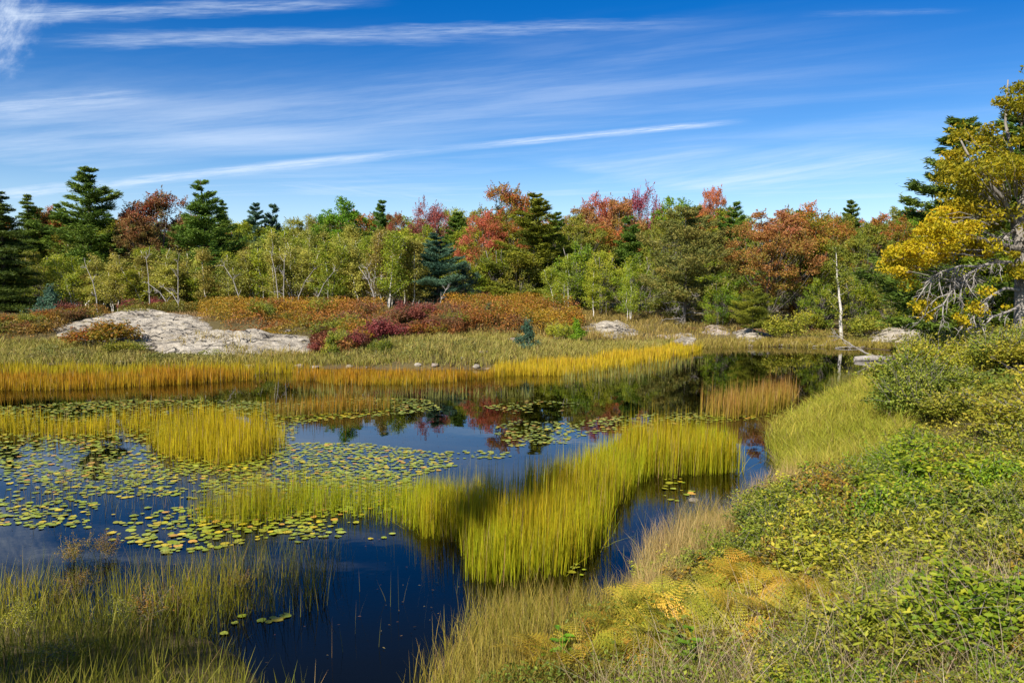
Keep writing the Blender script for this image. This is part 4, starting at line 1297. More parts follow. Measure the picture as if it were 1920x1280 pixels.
# birch thicket
bl = ['olive green birch in the thicket with several pale stems', 'yellowing birch in the thicket with thin white stems', 'slender birch in the thicket with an open crown']
bx = 135
k = 0
random.seed(9)
while bx < 800:
    for row in range(3):
        px = bx + random.uniform(-10, 10)
        D = 63 + row * 4.5 + random.uniform(-1.5, 1.5)
        yt = 492 - 34 * math.exp(-((px - 690) / 110) ** 2) - 22 * math.exp(-((px - 500) / 60) ** 2) - 9 * row + random.uniform(-30, 26)
        if px < 260:
            yt += 8
        j = k % 3
        tree('birch', k, 'birch' if (k * 7) % 5 else 'yg', px, yt, D, random.uniform(44, 86), bl[j], 'birch_tree', group=['olive birches of the thicket', 'yellowing birches of the thicket', 'slender birches of the thicket'][j], rz=k * 1.3)
        k += 1
    bx += 24
for px, yt, D, wp in [(1060, 480, 68, 56), (1035, 500, 62, 50), (1110, 500, 64, 46), (1178, 500, 62, 40)]:
    tree('birch', k, 'yg', px, yt, D, wp, 'light birch sapling between the olive pine and the pitch pine', 'birch_tree', group='birch saplings in the middle woods'); k += 1

# wood behind
random.seed(21)
bk = [('pine', 'pine', 'dark pine deep in the woods behind the front trees', 'pines deep in the woods', 'pine_tree'),
      ('round', 'olive', 'olive tree deep in the woods behind the front trees', 'olive trees deep in the woods', 'deciduous_tree'),
      ('maple', 'mixed', 'turning tree deep in the woods behind the front trees', 'turning trees deep in the woods', 'maple_tree'),
      ('round', 'yg', 'yellow green tree deep in the woods behind the front trees', 'yellow green trees deep in the woods', 'deciduous_tree')]
sky_y = [(-150, 400), (0, 400), (60, 395), (120, 400), (240, 408), (340, 405), (440, 400), (560, 415), (640, 405), (760, 412), (860, 405), (960, 400), (1050, 412), (1200, 405), (1300, 395), (1400, 398), (1500, 402), (1620, 400), (1750, 395), (2100, 380)]
px = -120
k = 0
while px < 2050:
    for D in (84, 104):
        q = px + random.uniform(-14, 14)
        yt = np.interp(q, [a for a, _ in sky_y], [b for _, b in sky_y]) + random.uniform(-8, 24)
        c = bk[random.choice([0, 1, 1, 2, 3, 3] if q > 500 else [0, 0, 1, 2, 3])]
        tree(c[0], k, c[1], q, yt, D + random.uniform(-5, 5), random.uniform(75, 110), c[2], c[4], group=c[3]); k += 1
    px += 46
# understorey along the edge of the wood closes the gaps between trunks
px = -60
random.seed(4)
while px < 1760:
    q = px + random.uniform(-12, 12)
    D = 78 if q < 1240 else 66
    yt = random.uniform(468, 520) - (10 if q > 900 else 0)
    p_ = random.choice(['under', 'olive', 'yg', 'under'])
    tree('sapling', k, p_, q, yt, D + random.uniform(-3, 3), random.uniform(80, 120), {'under': 'leafy green', 'olive': 'dull olive', 'yg': 'light yellow green'}[p_] + ' undergrowth tree among the trunks of the far woods', 'young_tree',
         group={'under': 'green', 'olive': 'olive', 'yg': 'yellow green'}[p_] + ' undergrowth trees of the far woods'); k += 1
    px += 40

# shade tree beside the viewer, outside the picture on the left
put(PROTO['birch'][3], 'birch', WHITE, 'birch_tree', 'slim birch left of the viewer whose top shades the middle of the large reed bed', 'tree', -8.4, -0.9, 13.4, 2.4)


def scatter(poly, n, mind, seed):
    global rng
    old = rng; rng = np.random.default_rng(seed)
    q = sample(gpoly(poly), n * 8)
    rng = old
    out = []
    for p in q:
        if all((p[0] - o_[0]) ** 2 + (p[1] - o_[1]) ** 2 > mind ** 2 for o_ in out):
            out.append(p)
        if len(out) >= n:
            break
    return out


# ------------------------------------------------------------------ far bank shrubs
SHR = {
    'leafy': [make_bush(40 + i, 0.9, 1.0, 3000, 0.075, 10, False) for i in range(3)],
    'cone': [make_bush(50 + i, 0.5, 1.2, 2600, 0.085, 6, False, 0.10, 0.2, 0.35, 12, True, True) for i in range(2)],
    'near': [make_bush(60 + i, 0.75, 1.1, 3600, 0.060, 12, True, 0.26, 0.5, 0.6, 18) for i in range(5)],
    'low': [make_bush(70 + i, 0.5, 0.5, 1900, 0.046, 10, True, 0.3, 0.6, 0.55, 14) for i in range(5)],
    'fine': [make_bush(90 + i, 0.5, 0.55, 3200, 0.026, 12, True, 0.3, 0.7, 0.6, 10) for i in range(2)] + [make_bush(94 + i, 0.5, 0.6, 900, 0.085, 12, True, 0.35, 0.6, 0.30, 10) for i in range(2)] + [make_bush(97, 0.5, 0.5, 700, 0.07, 10, True, 0.3, 0.8, 0.7, 9)],
    'bog': [make_bush(80 + i, 0.45, 0.6, 900, 0.036, 12, True, 0.35, 0.2, 0.38, 10) for i in range(4)],
}


def shrub(kind, i, palette, px, py, wpx, hpx, label, name='shrub', group=None, cat='shrub', bark=BARK):
    x, y = gpt(px, py)
    return put(SHR[kind][i % len(SHR[kind])], palette, bark, name, label, cat, x, y, hpx * y / F, wpx * y / F, px * 0.7, group, h1(x, y) - 0.02, ('stem', 'leaves'))


for s in [
    ('cone', 0, 'pine_blue', 987, 655, 50, 62, 'bluish young spruce alone at the shore above the golden reeds', 'young_spruce'),
    ('leafy', 0, 'shrub_lime', 1046, 642, 54, 44, 'left of two bushes, light green, right of the young spruce', 'shrub'),
    ('cone', 1, 'green', 1080, 643, 42, 50, 'right of two bushes, deeper green and pointed, by the slab', 'shrub'),
    ('cone', 1, 'pine_blue', 915, 606, 36, 40, 'small bluish green bush within the amber heath', 'shrub'),
    ('leafy', 1, 'amber', 205, 648, 130, 52, 'orange green shrub mound growing on the left side of the ledge', 'shrub'),
    ('leafy', 2, 'amber', 165, 652, 100, 44, 'reddish shrub mound left of the orange green mound on the ledge', 'shrub'),
    ('leafy', 0, 'shrub', 240, 664, 90, 30, 'green skirt of the shrub mound above the left water', 'shrub'),
    ('leafy', 1, 'maroon', 594, 664, 34, 28, 'small dark maroon shrub at the right end of the ledge', 'shrub'),
    ('cone', 0, 'shrub', 622, 668, 42, 52, 'green pointed shrub right of the small maroon shrub', 'shrub'),
    ('leafy', 2, 'maroon', 668, 660, 56, 46, 'crimson maroon shrub on the shore right of the green pointed shrub', 'shrub'),
    ('leafy', 0, 'shrub', 712, 664, 50, 34, 'olive dome shrub in straw grass right of the crimson shrub', 'shrub'),
    ('cone', 1, 'green', 232, 578, 48, 36, 'bright green low conifer at the foot of the birches', 'shrub'),
    ('cone', 0, 'pine_blue', 96, 590, 64, 58, 'blue green young conifer near the left spruce', 'shrub'),
    ('leafy', 1, 'pine', 128, 582, 60, 56, 'dark green rounded bush right of the blue green young conifer', 'shrub'),
    ('leafy', 2, 'pine_blue', 388, 566, 56, 54, 'pale bluish bush below the dark spruce', 'shrub'),
    ('leafy', 0, 'under', 430, 568, 50, 34, 'light green bush right of the pale bluish bush', 'shrub'),
    ('leafy', 1, 'under', 880, 568, 84, 58, 'light green bush right of the blue green young pine', 'shrub'),
    ('leafy', 2, 'shrub', 1470, 640, 84, 54, 'yellow olive shrub leaning over the water below the maple', 'shrub'),
    ('leafy', 0, 'shrub_lime', 1512, 622, 60, 48, 'light green shrub between maple trunk and leaning birch', 'shrub'),
    ('leafy', 1, 'amber', 1490, 600, 50, 40, 'orange tinged shrub behind the yellow olive shrub', 'shrub'),
    ('leafy', 1, 'shrub', 1620, 632, 80, 44, 'olive shrub on the far shore right of the leaning birch', 'shrub'),
    ('leafy', 2, 'shrub_lime', 1675, 612, 70, 40, 'yellowish shrub above the rounded granite outcrop', 'shrub'),
    ('leafy', 0, 'shrub_dark', 1752, 655, 70, 46, 'dark shrub hanging over the water at the right outcrop', 'shrub'),
    ('leafy', 2, 'shrub', 1345, 612, 50, 34, 'grey green bush at the foot of the scraggly pitch pine', 'shrub'),
    ('leafy', 1, 'pine_dull', 1240, 596, 60, 54, 'low pine bough bush left of the pitch pine trunk', 'shrub'),
    ('leafy', 0, 'shrub', 40, 612, 60, 30, 'olive bush under the left edge spruce', 'shrub'),
]:
    shrub(*s)

HEATHS = [([(400, 600), (390, 576), (480, 572), (600, 572), (700, 578), (710, 595), (680, 618), (600, 630), (520, 622), (440, 616)], 62, ['amber', 'amber', 'olive', 'amber', 'amber', 'amber', 'brownred'], 'above the granite ledge'),
          ([(850, 590), (880, 577), (960, 572), (1040, 576), (1080, 600), (1085, 618), (1045, 628), (960, 630), (880, 628), (850, 610)], 44, ['amber', 'amber', 'olive', 'amber', 'brownred', 'amber', 'amber'], 'behind the young spruce'),
          ([(-60, 632), (-60, 614), (0, 610), (110, 602), (200, 590), (300, 580), (380, 576), (330, 585), (250, 588), (160, 596), (100, 612), (40, 636)], 34, ['brownred', 'amber', 'maroon', 'olive'], 'on the far left bank'),
          ([(600, 640), (690, 606), (760, 602), (860, 600), (870, 622), (830, 634), (740, 638), (690, 650), (640, 660)], 26, ['maroon', 'brownred', 'amber', 'olive', 'brownred'], 'in the middle of the far bank')]
HW = {'amber': 'amber', 'olive': 'olive green', 'brownred': 'russet', 'maroon': 'maroon'}
random.seed(91)
for hi, (pg, n_, ps, where) in enumerate(HEATHS):
    for i, (x, y) in enumerate(scatter(pg, n_, 0.75, 900 + hi)):
        p_ = ps[i % len(ps)]
        put(SHR['leafy'][i % 3], p_, BARK, 'heath_shrub', HW[p_] + ' heath shrub mound ' + where, 'shrub', x, y, random.uniform(0.7, 1.3), random.uniform(1.3, 2.4), i * 1.9, HW[p_] + ' heath shrubs ' + where, None, ('stem', 'leaves'))

# ------------------------------------------------------------------ dead wood
def branchy(name, label, cat, base, pts, r0, ntw, tl, seed, droop=0.0, group=None):
    global rng
    old = rng; rng = np.random.default_rng(seed)
    mb = MB()
    pts = np.array(pts, float)
    tube(mb, pts, np.linspace(r0, r0 * 0.25, len(pts)), 6)
    for _ in range(ntw):
        i = rng.integers(max(1, len(pts) // 3), len(pts)); b = pts[i]
        d = unit(unit(pts[i] - pts[i - 1]) + rvec(1)[0] * 0.9 + [0, 0, -droop])
        L = tl * rng.uniform(0.4, 1.2)
        e1 = b + d * L * 0.5; e2 = e1 + unit(d + rvec(1)[0] * 0.6 + [0, 0, -droop]) * L * 0.5
        tube(mb, np.stack([b, e1, e2]), np.array([0.35, 0.25, 0.1]) * r0, 4)
        for _ in range(2):
            s_ = e1 * 0.5 + e2 * 0.5
            tube(mb, np.stack([e1, e1 + unit(d + rvec(1)[0]) * L * 0.3]), np.array([0.18, 0.07]) * r0, 3)
    rng = old
    o = obj(name, mb.mesh(name), DEAD)
    o.location = base
    return tag(o, label, cat, group)


def snag(px, py, hpx, lean, label, seed, ntw=7):
    x, y = gpt(px, py); s = y / F
    h = hpx * s; lx = lean * s
    pts = [(0, 0, -0.1), (lx * 0.15 + 0.03, 0, h * 0.3), (lx * 0.45 - 0.04, 0.05, h * 0.62), (lx, 0, h)]
    branchy('dead_sapling', label, 'dead tree', (x, y, h1(x, y)), pts, 0.055, ntw, h * 0.35, seed)


for i, a in enumerate([(822, 588, 44, 14, 'forked white dead sapling standing in the heath below the blue green pine'), (786, 566, 46, -4, 'thin pale dead stem left of the blue green pine'),
                       (727, 582, 28, -8, 'short leaning dead stick in the heath'), (680, 566, 40, -12, 'branched dead sapling at the edge of the birches'), (910, 560, 34, 26, 'curved white dead stem right of the light green bush'),
                       (310, 566, 60, -28, 'leaning white dead trunk among the left birches'), (560, 564, 70, -14, 'thin dead stem in the middle of the birches'), (1182, 580, 92, -4, 'straight thin white stem before the saplings'),
                       (740, 560, 80, 8, 'tall pale stem right in the birch thicket')]):
    snag(*a, 100 + i)
random.seed(71)
for i in range(16):
    q_ = random.choice([random.uniform(150, 780), random.uniform(280, 340), random.uniform(520, 640), random.uniform(690, 770)])
    D_ = random.uniform(58, 63); x = (q_ - CX) / F * D_; sc_ = D_ / F
    h_ = random.uniform(40, 112) * sc_; l_ = random.uniform(-42, 42) * sc_
    branchy('bare_birch', 'bare pale birch stem standing before the leafy birch thicket', 'dead tree', (x, D_, h1(x, D_)), [(0, 0, -0.1), (l_ * 0.1, 0, h_ * 0.35), (l_ * 0.45, 0.05, h_ * 0.7), (l_, 0, h_)], 0.058, 8, h_ * 0.25, 500 + i, 0.0, 'bare birch stems before the thicket')
x, y = gpt(975, 560)
branchy('dead_branch', 'arched white dead branch lying across the shrubs below the olive pine', 'branch', (x, y, h1(x, y)), [(-1.2, 0, 0.1), (-0.8, 0, 0.7), (0, 0.1, 1.0), (0.9, 0, 0.95), (1.5, 0, 0.5)], 0.06, 5, 0.5, 131)
x, y = wpt(1640, 676)
mb = MB()
tube(mb, [(-0.9, 0.1, 0.06), (-0.4, 0, 0.10), (0.2, 0, 0.10), (0.8, -0.05, 0.06)], [0.12, 0.15, 0.14, 0.11], 9)
o = obj('fallen_log', mb.mesh('fallen_log'), DEAD); o.location = (x, y, 0); tag(o, 'pale log lying half in the water at the mouth of the inlet', 'log')
branchy('dead_branch', 'bare fallen branch reaching up left from the pale log over the water', 'branch', (x, y, 0.1), [(0.3, 0, 0), (-0.4, 0.1, 0.25), (-0.9, 0.2, 0.55), (-1.5, 0.3, 0.95)], 0.05, 12, 0.6, 133)
for i, (px, py, L, lab) in enumerate([(1500, 648, 2.6, 'long grey driftwood stick on the right shoreline'), (1560, 650, 2.2, 'driftwood stick below the leaning birch'), (1468, 648, 1.6, 'short driftwood stick left in the driftwood line'), (1600, 653, 2.0, 'twisted driftwood near the fallen branch')]):
    x, y = gpt(px, py)
    branchy('driftwood', lab, 'driftwood', (x, y, max(h1(x, y), 0) + 0.05), [(-L / 2, 0, -0.03), (-L / 6, 0.1, 0.03), (L / 5, 0, 0.0), (L / 2, 0.15, 0.04)], 0.04, 7, 0.35, 140 + i)

# dead lower limbs of the scraggly pitch pine belong to it: rebuilt as a part
pp_root = [o for o in bpy.data.objects if o.get('label', '').startswith('large scraggly pitch pine')][0]
mb = MB()
for i in range(16):
    a = rng.uniform(0, 6.28); z0 = rng.uniform(0.5, 3.2); L = rng.uniform(1.4, 3.0)
    p0 = np.array([0, 0, z0]); e = p0 + np.array([math.cos(a) * L, math.sin(a) * L, rng.uniform(-0.5, 0.3)])
    pts = wob(bez(p0, (p0 + e) / 2 + [0, 0, 0.25], e, 6), 0.06)
    tube(mb, pts, np.linspace(0.05, 0.012, 6), 4)
    for _ in range(9):
        b = pts[rng.integers(2, 6)]
        m_ = b + rvec(1)[0] * 0.35
        tube(mb, np.stack([b, m_, m_ + rvec(1)[0] * 0.3 - [0, 0, .1]]), [0.02, 0.013, 0.006], 3)
obj('dead_limbs', mb.mesh('dead_limbs'), DEAD, pp_root)

# ------------------------------------------------------------------ the big yellow tree on the right bank
def at(px, py, D):
    d = pdir(px, py)
    return np.array([d[0] / d[1] * D, D, CAMZ + d[2] / d[1] * D])


TD = 24.0
bx_, by_ = (1922 - CX) / F * TD, TD
bz = h1(bx_, by_)
ash = root('ash_tree', 'big yellow leaved tree on the right bank with grey trunk and bare drooping boughs', 'tree', (bx_, by_, bz))
B0 = np.array([bx_, by_, bz])
rng_keep = rng
rng = np.random.default_rng(77)
tk, lf, ly, bare = MB(), MB(), MB(), MB()
trunk = np.array([B0 + [0, 0, -0.3], at(1921, 560, TD), at(1918, 480, TD), at(1908, 420, TD), at(1930, 350, TD + .2), at(1945, 260, TD + .4), at(1950, 170, TD + .4), at(1955, 90, TD + .3)])
tube(tk, trunk - B0, [0.30, 0.26, 0.22, 0.19, 0.15, 0.11, 0.07, 0.03], 10)


def limb(mb, pts, r0, r1, sides=6):
    p = np.array(pts) - B0
    tube(mb, p, np.linspace(r0, r1, len(p)), sides)


limb(tk, [at(1908, 420, TD), at(1892, 400, TD - .3), at(1880, 370, TD - .6), at(1850, 340, TD - .8), at(1820, 300, TD - .9), at(1800, 260, TD - 1)], 0.11, 0.02)
limb(tk, [at(1918, 470, TD), at(1880, 460, TD - .7), at(1820, 445, TD - 1.2), at(1760, 455, TD - 1.5), at(1690, 485, TD - 1.8)], 0.10, 0.015)
limb(tk, [at(1930, 360, TD), at(1900, 300, TD + .8), at(1885, 230, TD + 1.0), at(1890, 150, TD + 1)], 0.09, 0.02)
limb(tk, [at(1930, 400, TD), at(2000, 350, TD - .5), at(2080, 290, TD - .8), at(2150, 240, TD - 1)], 0.10, 0.02)
limb(tk, [at(1920, 440, TD), at(1990, 420, TD + .8), at(2080, 400, TD + 1.4), at(2180, 390, TD + 1.8)], 0.10, 0.02)
limb(tk, [at(1915, 430, TD), at(1880, 400, TD + 1.2), at(1850, 380, TD + 2), at(1820, 360, TD + 2.6)], 0.08, 0.02)
limb(tk, [at(1925, 400, TD), at(1930, 330, TD - 1.2), at(1940, 260, TD - 2)], 0.08, 0.02)


def clusters(px_poly, n, mb, dspan, rad, nl, size, bias=0.0, dmid=0.0):
    P = np.array(px_poly, float)
    q = sample(P, n)
    for a, b in q:
        c = at(a, b, TD + dmid + rng.normal() * dspan) - B0
        # a twig to the nearest point of the trunk line keeps the bough together
        t_ = trunk - B0
        j = np.argmin(np.linalg.norm(t_ - c + [0, 0, 0.8], axis=1)); p0 = t_[j]
        pm = p0 + (c - p0) * 0.6 + [0, 0, 0.15]
        tube(tk, wob(bez(p0 + (c - p0) * 0.45, pm, c, 4), 0.05), [0.022, 0.016, 0.010, 0.005], 3)
        r = rad * rng.uniform(0.6, 1.3); m_ = int(nl * rng.uniform(0.6, 1.3))
        g = rvec(m_) * (rng.random((m_, 1)) ** 0.4) * np.array([r, r, r * 0.55])
        v = 0.45 + bias + rng.normal() * 0.13 + rng.normal(size=m_) * 0.15
        leaves(mb, c + g, size * rng.uniform(0.7, 1.3, m_), size * 0.42, vcol(m_, v), 0.35, six=True)


clusters([(1765, 340), (1778, 275), (1800, 240), (1850, 225), (1875, 250), (1935, 255), (2120, 250), (2230, 300), (2230, 440), (1960, 470), (1895, 400), (1860, 430), (1800, 425), (1775, 390)], 300, lf, 1.3, 0.42, 120, 0.12)
clusters([(1868, 225), (1872, 190), (1890, 150), (1930, 118), (2000, 80), (2120, 120), (2160, 240), (2000, 260), (1920, 255)], 120, lf, 1.2, 0.38, 115, 0.12, -0.05)
clusters([(1655, 495), (1672, 470), (1715, 445), (1755, 400), (1800, 380), (1830, 410), (1815, 460), (1765, 490), (1720, 505), (1690, 520)], 105, ly, 0.7, 0.30, 105, 0.105, 0.05, -1.3)
clusters([(1800, 440), (1870, 455), (1870, 480), (1830, 478), (1790, 465)], 9, ly, 0.5, 0.30, 120, 0.11, 0.05, -1.0)
clusters([(1895, 470), (1960, 470), (1950, 530), (1900, 510)], 12, lf, 0.5, 0.32, 150, 0.11, 0.05, -0.5)
for (a, b, r, n_) in [(1733, 588, .22, 130), (1722, 572, .2, 100), (1745, 566, .22, 130), (1800, 595, .16, 90), (1808, 606, .14, 70), (1825, 575, .2, 110), (1838, 583, .18, 90), (1850, 548, .18, 90), (1888, 575, .1, 30), (1705, 530, .25, 120), (1812, 470, .2, 90)]:
    c = at(a, b, TD - 1.2) - B0
    g = rvec(n_) * (rng.random((n_, 1)) ** 0.4) * np.array([r * 1.5, r * 1.5, r])
    leaves(ly, c + g, 0.11 * rng.uniform(0.7, 1.3, n_), 0.045, vcol(n_, 0.5 + rng.normal(size=n_) * 0.18), 0.3, six=True)


def bough(pts, r0, ntw, tl, droop, depth=2):
    p = wob(np.array(pts) - B0, 0.03)
    tube(bare, p, np.linspace(r0, 0.016, len(p)), 6)
    for _ in range(ntw):
        f = rng.uniform(0.25, 1.0) * (len(p) - 1); i = int(min(f, len(p) - 2)); b = p[i] * (1 - f + i) + p[i + 1] * (f - i)
        d = unit(unit(p[i + 1] - p[i]) * 0.7 + rvec(1)[0] * 0.8 + np.array([-0.25, 0, -droop]))
        L = tl * rng.uniform(0.35, 1.1)
        e1 = b + d * L * 0.4; d2 = unit(d + rvec(1)[0] * 0.5 + [0, 0, -droop]); e2 = e1 + d2 * L * 0.35; e3 = e2 + unit(d2 + rvec(1)[0] * 0.5 + [0, 0, -droop * 0.8]) * L * 0.3
        tube(bare, np.stack([b, e1, e2, e3]), [0.022, 0.016, 0.011, 0.005], 4)
        for _ in range(4):
            s_ = [e1, e2, (e1 + e2) / 2][rng.integers(0, 3)]
            a1 = s_ + unit(d + rvec(1)[0] * 1.1) * L * 0.22
            tube(bare, np.stack([s_, a1, a1 + unit(d2 + rvec(1)[0]) * L * 0.16]), [0.010, 0.007, 0.003], 3)


bough([at(1915, 520, TD), at(1895, 495, TD - .4), at(1865, 490, TD - .8), at(1835, 500, TD - 1.1), at(1805, 520, TD - 1.3), at(1785, 545, TD - 1.5), at(1768, 575, TD - 1.6)], 0.075, 30, 1.1, 0.45)
bough([at(1918, 545, TD), at(1885, 543, TD - .4), at(1858, 555, TD - .8), at(1838, 578, TD - 1.0), at(1815, 602, TD - 1.2)], 0.055, 14, 0.8, 0.3)
bough([at(1920, 572, TD), at(1890, 582, TD - .4), at(1860, 598, TD - .7), at(1840, 615, TD - .9)], 0.05, 14, 0.6, 0.25)
bough([at(1835, 500, TD - 1.1), at(1800, 498, TD - 1.5), at(1760, 508, TD - 1.8), at(1735, 530, TD - 2.0)], 0.04, 16, 0.85, 0.4)
bough([at(1905, 430, TD), at(1888, 440, TD - .5), at(1876, 455, TD - .8)], 0.05, 12, 0.7, 0.2)
obj('trunk', tk.mesh('trunk'), bark_mat('bark_ash', (0.15, 0.13, 0.11), (0.33, 0.30, 0.265), 8), ash)
obj('crown', lf.mesh('crown'), PAL['ash'], ash)
o = obj('lower_foliage', ly.mesh('lower_foliage'), PAL['yellow'], ash); o['label'] = 'brighter yellow lower foliage'
o = obj('bare_boughs', bare.mesh('bare_boughs'), DEAD, ash); o['label'] = 'leafless grey drooping boughs'
rng = rng_keep

# ------------------------------------------------------------------ near bank shrubs, ferns
random.seed(33)
for i, (x, y) in enumerate(scatter([(1690, 715), (1740, 668), (1800, 645), (1920, 622), (2150, 615), (2150, 900), (1900, 930), (1760, 860), (1690, 800), (1670, 760)], 95, 0.62, 1)):
    p_ = ['shrub', 'shrub_dark', 'shrub', 'shrub_lime', 'shrub_lime'][(i * 3) % 5]
    put(SHR['near'][i % 5], p_, BARK, 'shrub', {'shrub': 'olive green', 'shrub_dark': 'dark green', 'shrub_lime': 'yellowish green'}[p_] + ' leafy shrub in the thicket covering the right bank', 'shrub',
        x, y, random.uniform(0.6, 1.35), random.uniform(1.1, 1.9), i * 1.1, {'shrub': 'olive', 'shrub_dark': 'dark green', 'shrub_lime': 'yellowish'}[p_] + ' shrubs in the right bank thicket', None, ('stem', 'leaves'))
LOWW = {'shrub': ('olive', 'olive'), 'shrub_dark': ('deep green', 'deep green'), 'shrub_lime': ('lime green', 'lime'), 'bog': ('orange tinged', 'orange tinged'), 'under': ('fresh green', 'fresh green')}
for i, (x, y) in enumerate(scatter([(1420, 985), (1480, 945), (1640, 900), (1700, 850), (1920, 900), (2100, 900), (2200, 1150), (1900, 1120), (1700, 1100), (1520, 1120), (1420, 1060)], 110, 0.30, 2)
                           + scatter([(1560, 1120), (1900, 1110), (2100, 1150), (2000, 1400), (1500, 1400), (1450, 1290), (1560, 1200)], 30, 0.22, 6) + scatter([(1230, 1100), (1300, 1040), (1400, 980), (1420, 1080), (1330, 1130)], 14, 0.3, 7)):
    p_ = ['shrub_lime', 'under', 'shrub_lime', 'shrub_dark', 'shrub', 'under', 'bog'][i % 7]
    kind = 'fine' if i % 2 else 'low'
    f = 1.0 if i < 110 else 0.6
    put(SHR[kind][(i // 2) % 5], p_, BARK, 'low_shrub', LOWW[p_][0] + ' knee high shrub on the lower slope of the right bank', 'shrub',
        x, y, random.uniform(0.32, 0.56) * f, random.uniform(0.75, 1.1) * f, i * 1.7, LOWW[p_][1] + ' knee high shrubs on the right bank', None, ('stem', 'leaves'))
for s in [('near', 0, 'shrub_dark', 1455, 1040, 130, 100, 'rounded deep green shrub at the edge of the lower right slope'), ('near', 1, 'shrub_dark', 1720, 790, 110, 120, 'dark shrub leaning over the yellow grass knoll'),
          ('near', 2, 'shrub_lime', 1715, 690, 70, 70, 'pale leafy shrub at the tip of the right bank by the inlet'), ('near', 3, 'shrub_dark', 1900, 1000, 120, 110, 'dark hollow shrub at the right edge of the picture')]:
    shrub(*s)
# bog shrubs lower left
for i, (px, py, wp, hp, pl_, lab) in enumerate([(140, 1050, 80, 66, 'bog', 'pale twiggy bog shrub standing in the water on the left'), (195, 1045, 70, 66, 'bog', 'grey twiggy bog shrub right of the pale bog shrub'),
                                                (150, 1110, 90, 60, 'bog', 'yellow leaved bog shrub behind the lower left sedge'), (110, 1140, 80, 64, 'bog', 'yellow bog shrub in the sedge at far left'),
                                                (290, 1175, 120, 90, 'bog', 'orange tipped bog shrub in the middle of the lower left sedge'), (240, 1190, 110, 80, 'shrub', 'green leaved bog shrub left of the orange tipped one'),
                                                (330, 1140, 70, 50, 'bog', 'small orange bog shrub at the right of the lower left sedge'), (40, 1190, 100, 80, 'shrub_lime', 'lime leaved bog shrub at the left edge'),
                                                (100, 1270, 130, 90, 'shrub', 'low green shrub at the bottom left corner'), (450, 1100, 70, 45, 'bog', 'thin yellow bog plant at the sedge tip')]):
    x, y = gpt(px, py)
    put(SHR['bog'][i % 4], pl_, BARK, 'bog_shrub', lab, 'shrub', x, y, hp * y / F, wp * y / F, i, None, max(h1(x, y), -0.05), ('stem', 'leaves'))


def fern_mesh(seed, fronds=7, L=0.55):
    r = np.random.default_rng(seed)
    mb = MB()
    for f in range(fronds):
        az = f / fronds * 6.283 + r.normal() * 0.3
        l = L * r.uniform(0.75, 1.15)
        el = r.uniform(0.7, 1.6)
        dr = np.array([math.cos(az), math.sin(az), 0]); sd = np.array([-dr[1], dr[0], 0])
        p0 = np.zeros(3); p1 = dr * l * 0.3 + [0, 0, l * el * 0.75]; p2 = dr * l * 0.95 + [0, 0, l * (el * 0.55)]
        v0 = 0.45 + r.normal() * 0.2
        n = 15
        t = np.linspace(0, 1, n)
        ax = bez(p0, p1, p2, n)
        tube(mb, ax[::2], np.linspace(0.004, 0.001, len(ax[::2])), 3, (v0, v0, v0))
        tg = unit(np.gradient(ax, axis=0))
        for i in range(3, n):
            w_ = l * 0.34 * math.sin(min(1, (1 - t[i]) * 1.25 + 0.08) * 1.5) * (0.55 + 0.45 * min(1, (i - 2) / 3))
            for s in (-1, 1):
                d = unit(sd * s + tg[i] * 0.35 + np.array([0, 0, -0.12]))
                nm = unit(np.cross(d, tg[i]) * s)
                # pinna with small pinnules on both sides
                m_ = 6
                for j in range(m_):
                    u = (j + 0.5) / m_
                    c = ax[i] + d * w_ * u
                    q = w_ * 0.22 * (1.1 - 0.75 * u)
                    for s2 in (-1, 1):
                        e = unit(tg[i] * s2 + d * 0.5)
                        wv = d * w_ / m_ * 0.55
                        vs = np.array([c - wv * .6, c + e * q * .6 + wv * .1 - [0, 0, .002], c + e * q + wv * .8, c + wv])
                        v = v0 + r.normal() * 0.08 + 0.1 * (u - .5)
                        mb.add(vs, tris=[(0, 1, 2), (0, 2, 3)], col=(v, v, v))
    return mb.mesh('fern')


FERN = [fern_mesh(200 + i, 6 + i % 3) for i in range(4)]


def fern(x, y, s, pl_, label, group=None, i=0):
    o = obj('fern', FERN[i % 4], PAL[pl_])
    o.location = (x, y, h1(x, y) - 0.01); o.rotation_euler = (random.uniform(-.4, .4), random.uniform(-.4, .4), i * 2.1); o.scale = (s, s, s)
    tag(o, label, 'fern', group)


for i, (x, y) in enumerate(scatter([(1330, 1150), (1360, 1105), (1430, 1090), (1500, 1130), (1540, 1170), (1480, 1220), (1380, 1210)], 56, 0.09, 3)):
    fern(x, y, random.uniform(0.4, 0.8), 'fern' if i % 3 else 'fern_lime', 'golden to yellow fern in the upper fern patch on the right bank', 'golden ferns of the upper patch', i)
for i, (x, y) in enumerate(scatter([(1140, 1230), (1180, 1160), (1260, 1150), (1330, 1170), (1380, 1230), (1300, 1270), (1200, 1275)], 64, 0.085, 4)):
    fern(x, y, random.uniform(0.4, 0.75), 'fern_lime', 'yellow green fern in the lower fern patch by the shore', 'yellow green ferns of the lower patch', i)
for i, (px, py, lab) in enumerate([(1010, 1275, 'orange fern at the bottom edge left of the fern patches'), (1060, 1265, 'small orange fern beside the bottom edge fern'), (1600, 1060, 'yellow fern tucked among the knee high shrubs')]):
    x, y = gpt(px, py)
    fern(x, y, 0.7, 'fern', lab, None, i + 1)


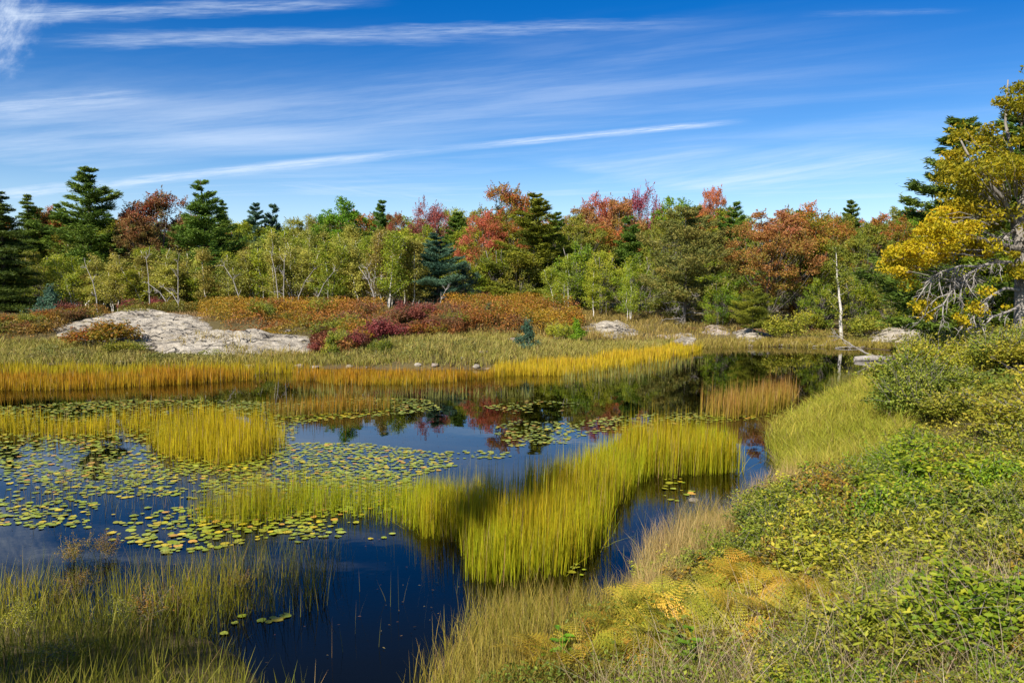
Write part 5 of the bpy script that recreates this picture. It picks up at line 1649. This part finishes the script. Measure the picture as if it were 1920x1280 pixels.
# broad leaved herbs
def herb_mesh(seed):
    r = np.random.default_rng(seed)
    mb = MB()
    for s_ in range(3):
        a = r.uniform(0, 6.28); tip = np.array([math.cos(a) * 0.1, math.sin(a) * 0.1, 0.34 * r.uniform(0.7, 1.1)])
        tube(mb, [(0, 0, 0), tip * 0.5 + [0.01, 0, 0], tip], [0.004, 0.003, 0.002], 4, (0.3, 0.3, 0.3))
        for k in range(7):
            p = tip * (0.3 + 0.7 * k / 6); b = k * 2.4 + a
            d = np.array([math.cos(b), math.sin(b), 0.35]); sd = np.array([-d[1], d[0], 0]); l = 0.11 * (1.1 - 0.05 * k)
            vs = np.array([p, p + d * l * .35 + sd * .025 + [0, 0, .01], p + d * l * .75 + sd * .02, p + d * l - [0, 0, .02], p + d * l * .75 - sd * .02, p + d * l * .35 - sd * .025 + [0, 0, .01]])
            v = 0.4 + r.normal() * 0.1
            mb.add(vs, tris=[(0, 2, 1), (0, 3, 2), (0, 4, 3), (0, 5, 4)], col=(v, v, v))
    return mb.mesh('herb')


HERB = [herb_mesh(300 + i) for i in range(3)]
for i, (px, py, lab) in enumerate([(1068, 1255, 'upright broad leaved green herb at the bottom centre shore'), (1035, 1270, 'broad leaved herb left of the upright one at the bottom edge'), (1280, 1262, 'dark green broad leaved herb in front of the ferns'),
                                   (1310, 1275, 'lime broad leaved herb at the bottom edge below the ferns'), (1265, 1215, 'deep green herb rising through the lower ferns')]):
    x, y = gpt(px, py)
    o = obj('herb', HERB[i % 3], PAL['shrub_dark' if i in (2, 4) else 'green']); o.location = (x, y, h1(x, y)); o.rotation_euler = (0, 0, i * 1.9); o.scale = (0.9,) * 3
    tag(o, lab, 'plant')


# dry grass clumps in the lower right corner
def dry_mesh(seed):
    r = np.random.default_rng(seed)
    mb = MB(); n = 260
    a = r.uniform(0, 6.28, n); l = r.uniform(0.15, 0.45, n)
    global rng
    old = rng; rng = r
    P = np.stack([r.normal(size=n) * 0.05, r.normal(size=n) * 0.05, np.zeros(n)], 1)
    blades(mb, P, l * r.uniform(0.5, 1.2, n), 0.0045, np.stack([np.cos(a) * l * 0.6, np.sin(a) * l * 0.6], 1), jit((0.36, 0.28, 0.19), n), jit((0.55, 0.45, 0.34), n), 3, 0.2)
    rng = old
    return mb.mesh('dry_grass_clump')


DRY = [dry_mesh(400 + i) for i in range(3)]
for i, (px, py, s, lab) in enumerate([(1730, 1165, 1.0, 'bleached dry grass clump fanning out at lower right'), (1850, 1110, 0.9, 'pinkish dry grass clump near the right edge'), (1880, 1200, 1.0, 'dry grass clump in the lower right corner'),
                                      (1650, 1240, 0.8, 'flattened dry grass clump at the bottom edge'), (1500, 1265, 0.7, 'small dry grass clump below the golden ferns'), (1790, 1060, 0.7, 'grey dry grass clump above the bleached one')]):
    x, y = gpt(px, py)
    o = obj('dry_grass_clump', DRY[i % 3], blade_m); o.location = (x, y, h1(x, y)); o.rotation_euler = (0, 0, i * 2.2); o.scale = (s,) * 3
    tag(o, lab, 'grass')
print('VERTS', sum(len(m.vertices) for m in bpy.data.meshes), 'OBJ', len(bpy.data.objects))
